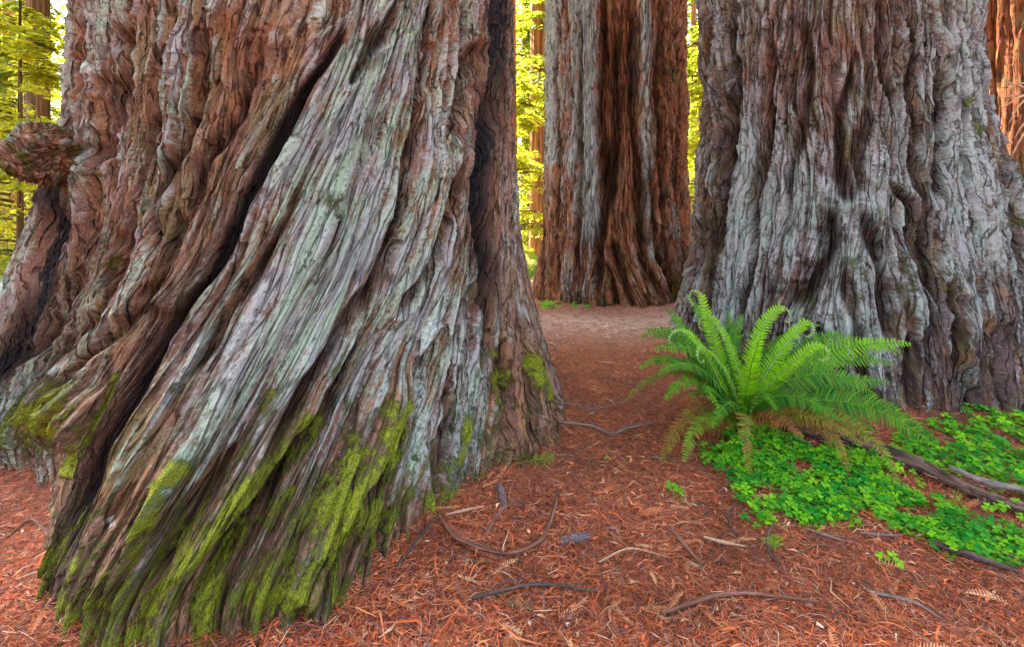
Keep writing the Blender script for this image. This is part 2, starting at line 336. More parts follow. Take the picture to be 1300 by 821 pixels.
def build_trunk(T, name, mat, flows, ncol, nrow, zvis, phivis, H, barkfn, featfn, parent, seed, braid=.020):
    """flows: image polylines (top to bottom) followed by the bark fibres"""
    a0, a1 = R(phivis[0]), R(phivis[1])
    phis = np.concatenate([np.linspace(a0, a1, ncol), np.linspace(a1, a0 + 2 * PI, 70)[1:-1]])
    zs = np.concatenate([np.linspace(-.2, zvis, nrow), zvis + (H - zvis) * np.linspace(0, 1, 40)[1:]**1.4])
    PH, Z = np.meshgrid(phis, zs); Rb = T.rad(PH, Z)
    # flow coordinate u(phi,z)
    zt = np.linspace(-.2, H, 400); tab = []; us = []
    for fl in flows:
        q = spline(np.array(fl, float), 24); hz = np.array([T.hit(x, y) for x, y in q])
        o = np.argsort(hz[:, 1]); tab.append(np.interp(zt, hz[o, 1], hz[o, 0]))
    tab = np.array(tab)
    edge_l = np.minimum(tab.min(0) - .5, R(-110)); edge_r = np.maximum(tab.max(0) + .5, R(110))
    tab = np.maximum.accumulate(tab + 1e-3 * np.arange(len(tab))[:, None], axis=0)
    iz = np.argmin(abs(zt - zvis * .55)); rm = float(T.rad(np.array(0.), zt[iz]))
    uu = np.concatenate([[-PI], tab[:, iz] , [PI]]) * rm
    # the columns of the mesh follow the fibres: grid parameter S, wandering by the braid warp
    row0 = np.array([np.interp(zt[iz], zt, t) for t in tab]); s0 = np.interp((phis + PI) % (2 * PI) - PI, np.concatenate([[-PI], row0, [PI]]), uu)
    s0 = np.sort(s0); s0 = s0 + np.linspace(0, 1e-5, len(s0)); U = np.tile(s0, (len(zs), 1))
    edge = np.clip((PI * rm - np.abs(U)) / .4, 0, 1)
    Ug = U + braid * edge * (noise(U * 2.6, Z * .9, seed + 301) + .38 * noise(U * 8, Z * 2.4, seed + 302) + .12 * noise(U * 22, Z * 6, seed + 303))
    for i, z in enumerate(zs):
        row = np.array([np.interp(z, zt, t) for t in tab])
        PH[i] = np.interp(Ug[i], uu, np.concatenate([[-PI], row, [PI]]))
    Rb = T.rad(PH, Z)
    Vv = Z.copy()
    # arc length in v: flare makes fibres longer low down
    X0 = T.cx + Rb * np.sin(PH); Y0 = T.cy - Rb * np.cos(PH)
    dd = np.maximum(Y0, .3); IX = CX + F * X0 / dd; IY = HY - F * (Z - 1) / dd
    # facing the camera
    facing = ss(-.25, .1, (np.sin(PH) * (0 - X0) + (-np.cos(PH)) * (0 - Y0)) / np.hypot(X0, Y0))
    h, relief = barkfn(U, Vv, IX, IY)
    A = np.zeros(U.shape + (4,)); B = np.zeros(U.shape + (4,)); FIS['m'] = np.zeros(U.shape)
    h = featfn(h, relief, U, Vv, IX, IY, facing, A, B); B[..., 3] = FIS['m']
    B[..., 0] = relief
    fade = 1 - ss(zvis, zvis + .3, Z) * .4
    r = Rb + h * fade
    X = T.cx + r * np.sin(PH); Y = T.cy - r * np.cos(PH)
    # small sideways and vertical wander so edges of plates overhang
    tw = .012 * noise(U * 9, Vv * 3, seed + 5) + .006 * noise(U * 30, Vv * 4, seed + 6)
    X = X + tw * np.cos(PH); Y = Y + tw * np.sin(PH)
    V = np.stack([X, Y, Z], -1).reshape(-1, 3)
    fl = np.stack([U, Vv * (1.0), 0 * U], -1).reshape(-1, 3)
    V[:, 0] -= T.cx; V[:, 1] -= T.cy
    return np_mesh(name, V, grid_faces(len(zs), len(phis), True), mat, parent=parent,
                   attrs={'flow': ('FLOAT_VECTOR', fl), 'ma': ('FLOAT_COLOR', np.clip(A, 0, 1).reshape(-1, 4)), 'mb': ('FLOAT_COLOR', np.clip(B, 0, 1).reshape(-1, 4))})

def worley(x, y, seed):
    ix = np.floor(x).astype(int); iy = np.floor(y).astype(int); f1 = np.full(x.shape, 9.0); f2 = f1.copy(); idv = np.zeros(x.shape)
    for dx in (-1, 0, 1):
        for dy in (-1, 0, 1):
            a, b = ix + dx, iy + dy; px = a + .1 + .8 * hsh(a, b, seed); py = b + .1 + .8 * hsh(a, b, seed + 1)
            d = (px - x)**2 + (py - y)**2; c = d < f1
            f2 = np.where(c, f1, np.minimum(f2, d)); idv = np.where(c, hsh(a, b, seed + 2), idv); f1 = np.where(c, d, f1)
    return np.sqrt(f1), np.sqrt(f2), idv
def bark(U, V, s=1.0, big=.035, mid=.022, fin=.009, braid=.05, lv=1.0, seed=0, knob=0.0):
    """plated redwood bark: furrow networks at three sizes, peeling edges, fibres; returns height and 0..1 relief"""
    Vl = V * lv
    u = U + .002 * noise(U * 25, Vl * 6, seed + 3)
    n1 = noise(u * 5.2 / s, Vl * .8, seed + 10); n2 = noise(u * 14 / s, Vl * 2.0, seed + 11); n3 = noise(u * 38 / s, Vl * 4.5, seed + 12); n4 = noise(u * 85 / s, Vl * 9, seed + 13)
    p1 = np.clip(np.abs(n1) / .26, 0, 1)**.7; p2 = np.clip(np.abs(n2) / .22, 0, 1)**.8; p3 = np.clip(np.abs(n3) / .28, 0, 1)
    tn = (noise(u * 6 / s, Vl * 1.3, seed + 20) + .35 * noise(u * 22 / s, Vl * 4, seed + 21)) * 3.2
    fr = tn - np.floor(tn); saw = fr**1.6                       # peeling layers with one sharp edge
    tn2 = (noise(u * 20 / s, Vl * 3.5, seed + 22) + .4 * noise(u * 60 / s, Vl * 12, seed + 23)) * 3
    saw2 = (tn2 - np.floor(tn2))**1.5
    cr = np.clip(np.abs(noise(U * 9, V * 7, seed + 30)) / .10, 0, 1)   # short cross cracks
    n0 = noise(u * 4.2 / s + 7, Vl * .55, seed + 14) ; c0 = np.exp(-(np.abs(n0) / .045)**1.5)
    nb = noise(u * 9.5 / s + 3, Vl * 1.3, seed + 15) ; c1 = np.exp(-(np.abs(nb) / .075)**1.5)
    nc = noise(u * 24 / s + 1, Vl * 2.8, seed + 16) ; c2 = np.exp(-(np.abs(nc) / .10)**1.5)
    h = big * (p1 - .6) + .004 + mid * (p2 - .5) * (.5 + .5 * p1) + fin * (p3 - .5) + .0045 * n4 + mid * .75 * (saw - .4) + fin * .8 * (saw2 - .4)
    h = h - .0015 * (1 - cr) - .055 * c0 - .030 * c1 - .014 * c2 + .02 * fbm(U * 2.2, V * 1.6, 3, seed + 40)
    jx = .30 * noise(u * 30 / s, V * 9, seed + 50); jy = .5 * noise(u * 22 / s, V * 8, seed + 51)
    f1, f2, idc = worley(u * 30 / s + jx, V * 4.2 * lv**.5 + jy, seed + 52); e1 = np.clip((f2 - f1) / .16, 0, 1)
    g1, g2, idd = worley(u * 68 / s + jx, V * 12 * lv**.5 + jy, seed + 56); e2 = np.clip((g2 - g1) / .22, 0, 1)
    h = h + fin * (1.1 * (idc - .5) + .8 * (e1 - .6)) + fin * .5 * (idd - .5) + fin * .35 * (e2 - .6)
    if knob is not 0.0:
        h = h + knob * (.045 * np.abs(noise(U * 7, V * 3.2, seed + 41)) + .020 * np.abs(noise(U * 17, V * 7, seed + 42)) + .006 * noise(U * 45, V * 16, seed + 43) - .015)
    relief = np.clip(.30 * p1 + .26 * p2 + .18 * p3 + .26 * saw + .08 * n4 - .08, 0, 1) * (1 - .75 * c0) * (1 - .6 * c1) * (1 - .45 * c2)
    relief = np.clip(relief * (.62 + .38 * e1) * (.75 + .5 * idc) * (.85 + .3 * idd), 0, 1)
    return h, relief

FIS = {}  # groove mask for the furrow shade painted into the bark colour
def groove(h, relief, IX, IY, fac, pts, w, depth, A=None, ch=None, val=1.0, wob=.35, seed=0, sharp=2.0, fade=(.04, .96)):
    wx = IX + w * wob * 1.6 * noise(IX * .02, IY * .011, seed + 90) + w * wob * .5 * noise(IX * .06, IY * .022, seed + 91)
    d, t = seg_dist(wx, IY, pts)
    ww = w * (.45 + .55 * np.sin(np.clip(t, 0, 1) * PI)**.5) * (1 + .35 * noise(t * 9 + seed, IX * .005, seed + 92))
    m = np.exp(-(d / ww)**sharp * .9) * fac * ss(-.02, .16, t) * ss(-.02, .16, 1 - t)
    if A is not None: A[..., ch] = np.maximum(A[..., ch], m * val)
    lip = np.exp(-((d - ww * 1.5) / (ww * .6))**2) * fac * .15
    relief *= 1 - .85 * m
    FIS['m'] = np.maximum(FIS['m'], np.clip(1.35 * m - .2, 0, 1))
    return h - depth * m + depth * lip, m
def blob(IX, IY, x, y, rx, ry, rot=0.0, soft=.55):
    c, s = math.cos(rot), math.sin(rot); dx, dy = IX - x, IY - y
    a = (dx * c + dy * s) / rx; b = (-dx * s + dy * c) / ry
    return ss(1.25, 1.25 - soft * 1.6, np.hypot(a, b))
def along(IX, IY, pts, w, soft=1.0):
    d, t = seg_dist(IX, IY, pts); return np.exp(-(d / w)**2)

# ---- left redwood
T1 = Trunk(-1.22, 3.1,
    top=[(-180, 1.12), (-90, 1.08), (-48, 1.06), (-20, 1.13), (0, 1.2), (50, 1.2), (90, 1.19), (140, 1.15)],
    base=plan_table(-1.22, 3.1, [(.23, 2.45), (.13, 2.15), (-.09, 1.98), (-.28, 1.76), (-.385, 1.46), (-.45, 1.26), (-.80, 1.12), (-1.08, 1.18),
        (-1.33, 1.45), (-1.58, 1.78), (-1.85, 2.02), (-2.1, 2.0), (-2.4, 2.0), (-2.75, 2.35), (-2.95, 3.1), (-2.5, 4.3), (-1.3, 4.7), (-.1, 4.2), (.25, 3.2)]),
    ztop=2.15, power=[(-180, 2), (-90, 2.1), (-48, 2.1), (-10, 1.5), (30, 1.7), (60, 2.3), (90, 3.0), (140, 2.4)])
flow1 = [
    [(72, 0), (66, 120), (45, 250), (8, 400), (-30, 500)],
    [(120, 0), (112, 150), (92, 270), (62, 400), (15, 500)],
    [(180, 0), (172, 130), (150, 270), (100, 400), (40, 520)],
    [(255, 0), (235, 150), (205, 290), (145, 420), (75, 545)],
    [(330, 0), (300, 170), (255, 310), (180, 430), (110, 560)],
    [(435, 20), (385, 130), (330, 215), (280, 325), (200, 450), (150, 530), (95, 650)],
    [(500, 0), (452, 120), (400, 250), (325, 420), (235, 590), (130, 760)],
    [(540, 0), (515, 150), (475, 290), (410, 430), (310, 610), (230, 760)],
    [(575, 0), (558, 180), (528, 320), (468, 450), (390, 620), (330, 770)],
    [(600, 0), (592, 200), (572, 340), (525, 480), (470, 640), (430, 760)],
    [(622, 0), (615, 200), (600, 350), (580, 480), (550, 640)],
    [(641, 0), (640, 200), (640, 350), (640, 450), (635, 600)],
    [(647, 0), (647, 200), (650, 350), (665, 430), (690, 560)]]
def bark1(U, V, IX, IY):
    left = ss(420, 250, IX + .55 * (IY - 0))                       # the knobbly red upper left
    knobm = np.clip(left * ss(330, 200, IY), 0, 1)
    h, rel = bark(U, V, 1.0, .036, .022, .0125, .030, .46, 100, knob=knobm * .12)
    h2, rel2 = bark(U, V, .8, .034, .020, .012, .025, .55, 300)
    m = ss(250, 420, IY) * .4 + ss(500, 600, IX + .4 * IY) * .3
    return h * (1 - m) + h2 * m, rel * (1 - m) + rel2 * m
def feat1(h, rel, U, V, IX, IY, f, A, B):
    wv = fbm(U * 4, V * 1.6, 3, 71)
    # broad ribs between the long furrows
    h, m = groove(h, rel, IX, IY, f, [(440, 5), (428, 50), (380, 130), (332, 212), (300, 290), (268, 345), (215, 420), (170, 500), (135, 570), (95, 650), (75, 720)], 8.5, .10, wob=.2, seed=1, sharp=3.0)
    B[..., 1] = np.maximum(B[..., 1], np.clip(m * 1.5, 0, 1) * .95); A[..., 2] = np.maximum(A[..., 2], .75 * np.clip(m * 1.6 - .3, 0, 1))  # purple bark, deepened through the char channel to paint furrow shade
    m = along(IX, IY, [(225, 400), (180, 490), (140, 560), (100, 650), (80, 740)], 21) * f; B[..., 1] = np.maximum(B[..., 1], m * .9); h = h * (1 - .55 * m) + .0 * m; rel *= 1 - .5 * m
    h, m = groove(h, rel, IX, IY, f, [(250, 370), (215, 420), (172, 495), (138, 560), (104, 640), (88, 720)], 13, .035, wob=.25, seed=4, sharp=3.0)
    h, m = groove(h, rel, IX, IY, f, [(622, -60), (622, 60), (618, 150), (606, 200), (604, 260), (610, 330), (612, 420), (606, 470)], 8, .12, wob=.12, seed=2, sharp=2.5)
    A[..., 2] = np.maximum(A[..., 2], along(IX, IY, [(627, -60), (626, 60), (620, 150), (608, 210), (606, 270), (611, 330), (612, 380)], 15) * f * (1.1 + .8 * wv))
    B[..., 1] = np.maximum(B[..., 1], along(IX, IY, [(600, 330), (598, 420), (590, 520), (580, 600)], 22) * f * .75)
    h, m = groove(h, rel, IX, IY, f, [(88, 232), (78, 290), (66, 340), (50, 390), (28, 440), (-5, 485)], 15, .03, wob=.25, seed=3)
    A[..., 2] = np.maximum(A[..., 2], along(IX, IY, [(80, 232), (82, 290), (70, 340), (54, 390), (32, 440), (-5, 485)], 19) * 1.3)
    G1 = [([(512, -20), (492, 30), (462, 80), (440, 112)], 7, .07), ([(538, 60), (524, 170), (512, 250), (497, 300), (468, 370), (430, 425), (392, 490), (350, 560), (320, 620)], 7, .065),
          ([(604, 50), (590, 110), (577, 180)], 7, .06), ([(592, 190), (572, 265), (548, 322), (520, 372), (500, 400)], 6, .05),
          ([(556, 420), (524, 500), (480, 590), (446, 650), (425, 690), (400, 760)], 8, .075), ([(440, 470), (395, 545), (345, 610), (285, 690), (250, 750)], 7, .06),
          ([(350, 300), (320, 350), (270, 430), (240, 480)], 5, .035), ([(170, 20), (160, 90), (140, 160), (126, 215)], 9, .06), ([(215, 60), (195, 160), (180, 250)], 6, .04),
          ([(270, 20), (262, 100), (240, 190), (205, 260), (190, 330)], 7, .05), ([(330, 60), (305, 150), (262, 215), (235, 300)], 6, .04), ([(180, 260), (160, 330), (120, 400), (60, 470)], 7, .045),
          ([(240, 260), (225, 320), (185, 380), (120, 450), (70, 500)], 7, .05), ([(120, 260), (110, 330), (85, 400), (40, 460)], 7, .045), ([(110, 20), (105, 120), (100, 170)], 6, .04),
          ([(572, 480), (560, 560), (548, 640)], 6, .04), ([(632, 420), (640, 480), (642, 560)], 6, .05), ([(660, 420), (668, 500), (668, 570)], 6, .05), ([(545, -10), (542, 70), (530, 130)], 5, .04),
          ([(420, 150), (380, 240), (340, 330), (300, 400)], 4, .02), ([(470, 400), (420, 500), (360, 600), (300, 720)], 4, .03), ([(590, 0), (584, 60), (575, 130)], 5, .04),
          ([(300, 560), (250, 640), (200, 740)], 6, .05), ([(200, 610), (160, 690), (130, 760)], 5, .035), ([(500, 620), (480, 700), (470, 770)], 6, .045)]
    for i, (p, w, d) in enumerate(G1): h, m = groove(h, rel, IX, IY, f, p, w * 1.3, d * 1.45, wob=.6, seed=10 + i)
    # bulging ribs
    for p, w, d in [([(505, 500), (470, 590), (420, 680), (400, 740)], 26, .07), ([(395, 520), (330, 600), (240, 700)], 20, .05), ([(230, 570), (190, 640), (140, 740)], 18, .045),
                    ([(560, 200), (535, 300), (500, 400)], 13, .03), ([(345, 120), (300, 230), (250, 320), (215, 380)], 16, .04), ([(125, 500), (100, 560)], 8, .04),
                    ([(300, 30), (290, 120), (265, 200)], 22, .035), ([(232, 60), (215, 130)], 20, .03)]:
        h = h + 1.4 * d * along(IX, IY, p, w) * f
    for x, y, r, d in [(122, 92, 10, .022), (130, 122, 7, .018), (215, 195, 14, .02), (85, 520, 38, .07), (40, 555, 40, .05), (650, 560, 30, .03)]:
        h = h + d * blob(IX, IY, x, y, r * 1.3, r * 1.1, 0, .8) * f
    # colour masks
    L = A[..., 0]
    L += (.47 + .6 * fbm(U * 2.2, V * 1.1, 3, 76)) * f
    L += .42 * blob(IX, IY, 455, 230, 120, 260, .25, .8) + .30 * along(IX, IY, [(560, 100), (560, 250), (530, 350)], 35)
    L += .30 * blob(IX, IY, 110, 430, 130, 90, -.5, .8) + .25 * blob(IX, IY, 300, 470, 80, 150, .5, .8)
    L += .32 * along(IX, IY, [(560, 380), (535, 470), (525, 580)], 18)
    L -= .36 * blob(IX, IY, 290, 90, 90, 140, .3, .8) + .05 * blob(IX, IY, 130, 130, 90, 130, 0, .8) + .25 * ss(560, 700, IY) + .25 * ss(590, 625, IX)
    np.maximum(L, 0, out=L); L *= 1 - np.clip(A[..., 2] * 1.1, 0, .9)
    rd = blob(IX, IY, 300, 80, 80, 140, .3, .7) * .75 + .25 * blob(IX, IY, 150, 110, 70, 150, 0, .7) + .5 * blob(IX, IY, 410, 150, 20, 60, .5, .8) + .35 * ss(590, 620, IX) + .25 * blob(IX, IY, 230, 260, 90, 80, 0, .9)
    A[..., 3] = np.clip(rd + .25 * wv, 0, 1) * f
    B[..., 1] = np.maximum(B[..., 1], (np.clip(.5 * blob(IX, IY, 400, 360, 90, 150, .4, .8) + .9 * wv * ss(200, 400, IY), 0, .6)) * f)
    B[..., 2] += (.8 * along(IX, IY, [(543, 410), (534, 455), (527, 520), (545, 610)], 8) + .9 * blob(IX, IY, 137, 665, 10, 7) + .8 * blob(IX, IY, 545, 615, 5, 11) + .5 * blob(IX, IY, 540, 590, 5, 5) + .5 * blob(IX, IY, 95, 480, 16, 8)
                  + .7 * blob(IX, IY, 122, 92, 14, 10) + .5 * along(IX, IY, [(560, 140), (555, 220)], 6)) * f
    mo = np.zeros_like(h)
    for p, w, v in [([(502, 515), (485, 560), (455, 610), (420, 665)], 17, 1.0), ([(455, 560), (420, 610), (395, 655)], 18, .85), ([(395, 530), (355, 580), (300, 640), (225, 715), (200, 760)], 15, 1.0), ([(345, 500), (320, 560), (290, 610)], 9, .6),
                    ([(232, 585), (210, 615), (195, 650)], 13, 1.0), ([(155, 480), (125, 535), (92, 595)], 7, 1.1), ([(365, 620), (330, 660), (280, 705)], 9, .8), ([(430, 450), (440, 510)], 9, .4),
                    ([(200, 640), (150, 700), (120, 760)], 14, .75), ([(640, 470), (640, 520)], 7, .65), ([(672, 455), (690, 500)], 6, .95), ([(590, 530), (575, 580), (585, 600)], 12, .7), ([(620, 450), (630, 540)], 9, .6),
                    ([(310, 250), (290, 290)], 5, .3), ([(415, 255), (430, 275)], 5, .6), ([(190, 250), (170, 300), (150, 380)], 8, .35), ([(135, 300), (150, 350)], 6, .35)]:
        mo = np.maximum(mo, v * 1.12 * along(IX, IY, p, w * 1.5))
    mo = np.maximum(mo, 1.05 * blob(IX, IY, 70, 525, 95, 62, -.5, .8)); mo = np.maximum(mo, .85 * blob(IX, IY, 85, 515, 28, 12, -.3, .8))
    mo = np.maximum(mo, .74 * ss(520, 690, IY + .15 * (IX - 300)))
    mo = np.maximum(mo, .5 * blob(IX, IY, 665, 530, 35, 60, 0, .8))
    mo = mo * (.95 + .7 * fbm(U * 14, V * 7, 3, 73)) + .12 * ss(.1, .5, fbm(U * 5, V * 3, 3, 74)) * ss(450, 650, IY)
    A[..., 1] = mo * f * (1 - .85 * np.clip(B[..., 1] * 1.2, 0, 1) * (IX < 230) * (IX > 110))
    B[..., 2] *= 1
    m_ = np.clip(A[..., 1] - .35, 0, .6)
    h = h + m_ * (.022 + .012 * noise(U * 34, V * 22, 78) + .008 * noise(U * 80, V * 60, 79))
    h = h + .04 * blob(IX, IY, 105, 200, 34, 44, 0, .9) * f
    return h
t1 = empty('redwood_tree', (T1.cx, T1.cy, 0))
tag(t1, 'huge leaning redwood trunk at the left with bright moss on its flared base', 'tree')
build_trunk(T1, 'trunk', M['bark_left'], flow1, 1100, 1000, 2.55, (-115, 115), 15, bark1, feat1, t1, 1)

def rough_ball(name, c, rad, mat, parent, seed, n=90, red=.4, ridge=.12):
    rx = ridge
    th = np.linspace(0, 2 * PI, n, endpoint=False); ph = np.linspace(.02, PI - .02, n // 2)
    TH, PHI = np.meshgrid(th, ph)
    D = np.stack([np.sin(PHI) * np.cos(TH), np.sin(PHI) * np.sin(TH), np.cos(PHI)], -1)
    a = D[..., 0] * 1.3 + D[..., 1] * .6 + .35 * np.sin(D[..., 2] * 3); b = D[..., 2] * 1.3 + D[..., 1] * .5 + .4 * np.sin(D[..., 0] * 3 + 1)
    w = noise(a * 2.1, b * 1.4, seed) * .6
    k = 1 + .10 * noise(a * 1.7 + 5, b * 1.5, seed + 1) + .10 * noise(D[..., 0] * 2.4 + 3, D[..., 2] * 2.4 + D[..., 1], seed + 5) - ridge * (1 - np.clip(np.abs(noise(a * 2.4 + w, b * 2.6, seed + 2)) / .22, 0, 1))**1.5 - ridge * .4 * (1 - np.clip(np.abs(noise(a * 5 + w, b * 5.5 + w, seed + 3)) / .25, 0, 1)) + .03 * noise(a * 12, b * 15, seed + 4)
    V = D * np.array(rad) * k[..., None]
    V = V.reshape(-1, 3)
    rel = np.clip((k - .8) * 2.2, 0, 1)
    A = np.zeros(TH.shape + (4,)); B = np.zeros(TH.shape + (4,))
    A[..., 0] = .30 + .35 * noise(a * 2, b * 2, seed + 8) + .3 * (D[..., 0] < -.2) * (D[..., 2] > 0); A[..., 1] = .32 + .45 * noise(a * 2, b * 2, seed + 9); A[..., 3] = red * ss(-.2, .6, D[..., 2] + D[..., 0] * .8)
    B[..., 0] = rel; A = np.clip(A, 0, 1)
    fl = np.stack([b * .13 + .03 * noise(a * 2, b * 2, seed + 6), a * .16, 0 * a], -1).reshape(-1, 3)
    o = np_mesh(name, V, grid_faces(n // 2, n, True), mat, parent=parent, attrs={'flow': ('FLOAT_VECTOR', fl), 'ma': ('FLOAT_COLOR', A.reshape(-1, 4)), 'mb': ('FLOAT_COLOR', B.reshape(-1, 4))})
    o.location = Vector(c) - (parent.location if parent else Vector((0, 0, 0))); return o
bc = W(62, 197, 1.98)
bo = rough_ball('burl', bc, (.130, .17, .125), M['bark_left'], t1, 43, 200, .8, .10); bo.rotation_euler = (0, R(6), R(15)); bo['label'] = 'knobbly round burl bulging from the left edge of the trunk'

# ---- middle redwood
T2 = Trunk(1.45, 7.3,
    top=[(-180, .95), (-90, .95), (-40, .96), (-22, .95), (-12, .86), (0, .80), (12, .88), (25, .96), (60, .97), (90, .95)],
    base=[(-180, 1.15), (-90, 1.13), (-45, 1.12), (-25, 1.10), (-12, 1.02), (0, 1.05), (15, 1.14), (45, 1.12), (90, 1.08)],
    ztop=3.0, power=[(-180, 3), (-90, 3.2), (0, 2.5), (90, 3.5)])
flow2 = [[(698, 0), (696, 150), (690, 280), (682, 390)], [(725, 0), (724, 200), (718, 390)], [(755, 0), (756, 200), (752, 390)], [(775, 0), (776, 180), (768, 290), (800, 392)],
         [(795, 0), (794, 180), (790, 290), (825, 392)], [(815, 0), (818, 180), (828, 320), (848, 390)], [(845, 0), (847, 200), (853, 330), (863, 390)], [(869, 0), (869, 200), (873, 390)]]
def bark2(U, V, IX, IY):
    h, rel = bark(U, V * .55, 1.25, .035, .028, .014, .030, .9, 500)
    h3, rel3 = bark(U, V, 1.3, .06, .035, .016, .08, .8, 560)
    m = ss(815, 835, IX) * .6 + ss(260, 340, IY) * ss(755, 775, IX) * .6; m = np.clip(m, 0, 1)
    return h * (1 - m) + h3 * m, rel * (1 - m) + rel3 * m
def feat2(h, rel, U, V, IX, IY, f, A, B):
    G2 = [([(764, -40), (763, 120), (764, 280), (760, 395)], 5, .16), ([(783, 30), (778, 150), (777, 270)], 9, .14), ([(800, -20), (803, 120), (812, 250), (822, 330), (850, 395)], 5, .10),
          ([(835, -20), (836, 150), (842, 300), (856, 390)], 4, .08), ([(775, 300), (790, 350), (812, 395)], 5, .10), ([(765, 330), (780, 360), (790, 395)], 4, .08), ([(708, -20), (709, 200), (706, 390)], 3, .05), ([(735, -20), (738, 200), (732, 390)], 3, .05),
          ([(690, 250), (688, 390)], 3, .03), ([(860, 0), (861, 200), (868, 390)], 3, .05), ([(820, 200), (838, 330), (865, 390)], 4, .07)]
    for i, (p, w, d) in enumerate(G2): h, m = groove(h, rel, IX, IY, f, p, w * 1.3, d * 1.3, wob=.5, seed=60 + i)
    h = h + .06 * along(IX, IY, [(815, -20), (817, 150), (826, 300)], 7) * f
    A[..., 2] += (.7 * along(IX, IY, [(805, 20), (806, 120)], 6) + .6 * along(IX, IY, [(775, 180), (777, 270)], 6) + .5 * along(IX, IY, [(822, 160), (818, 280)], 4)) * f
    L = A[..., 0]
    L += (.24 + .17 * ss(768, 755, IX) + .7 * along(IX, IY, [(742, -20), (742, 150), (752, 290)], 16) + .5 * along(IX, IY, [(702, -20), (700, 200)], 10) + .6 * along(IX, IY, [(816, 0), (817, 180), (830, 330)], 7) + .25 * blob(IX, IY, 850, 300, 18, 90)) * f
    L -= .45 * along(IX, IY, [(782, -20), (782, 300)], 17) * f + .4 * blob(IX, IY, 690, 320, 22, 90) * f
    np.maximum(L, 0, out=L)
    A[..., 3] = np.clip(.95 * blob(IX, IY, 690, 330, 24, 110, 0, .8) + .7 * along(IX, IY, [(782, -20), (780, 300), (800, 390)], 16) + .35 * along(IX, IY, [(723, -20), (722, 300)], 8) + .5 * along(IX, IY, [(868, -20), (868, 300)], 8), 0, 1) * f  # reddish bark; the left flank blob also stands in for sun glow
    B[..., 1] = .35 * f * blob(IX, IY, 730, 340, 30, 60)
    A[..., 1] = (.42 * ss(330, 392, IY) + .45 * blob(IX, IY, 862, 350, 16, 50) + .2 * along(IX, IY, [(850, 0), (855, 300)], 10)) * f
    return h
t2 = empty('redwood_tree', (T2.cx, T2.cy, 0))
tag(t2, 'straight redwood trunk with a dark hollow seam at the far end of the path', 'tree')
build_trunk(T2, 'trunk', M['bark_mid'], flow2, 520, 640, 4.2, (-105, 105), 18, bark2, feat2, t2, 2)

# ---- right redwood
T3 = Trunk(2.52, 4.05,
    top=[(-180, .95), (-90, .93), (-45, .97), (-30, 1.0), (0, .97), (20, .93), (45, .85), (70, .85), (120, .95)],
    base=plan_table(2.52, 4.05, [(1.40, 4.1), (1.32, 3.5), (1.42, 3.05), (1.65, 2.78), (1.9, 2.66), (2.15, 2.62), (2.4, 2.5), (2.65, 2.48), (3.0, 2.5), (3.4, 2.7), (3.8, 3.2), (4.1, 4.0), (3.8, 5.0), (2.6, 5.5), (1.6, 5.0)]),
    ztop=2.4, power=[(-180, 2.4), (-90, 2.6), (-40, 2.6), (0, 2.2), (40, 1.7), (90, 1.9)])
flow3 = [[(896, 0), (893, 200), (884, 380)], [(918, 0), (914, 200), (903, 330), (893, 420)], [(955, 0), (948, 150), (938, 280), (925, 430)], [(1000, 0), (985, 120), (985, 230), (962, 350), (955, 480)],
         [(1045, 0), (1040, 120), (1050, 220), (1035, 320), (1000, 440), (990, 520)], [(1090, 0), (1085, 150), (1080, 260), (1085, 380), (1090, 520)], [(1135, 0), (1132, 150), (1140, 280), (1160, 400), (1165, 530)],
         [(1180, 0), (1188, 150), (1202, 280), (1225, 400), (1235, 530)], [(1215, 0), (1232, 150), (1260, 300), (1285, 420), (1300, 540)], [(1243, 0), (1268, 130), (1296, 260), (1325, 400), (1350, 560)]]
def bark3(U, V, IX, IY):
    h, rel = bark(U, V, 1.1, .044, .026, .014, .050, .50, 800, knob=.06)
    h3, rel3 = bark(U, V, .8, .06, .03, .011, .04, .6, 860)
    m = ss(985, 940, IX)
    return h * (1 - m) + h3 * m, rel * (1 - m) + rel3 * m
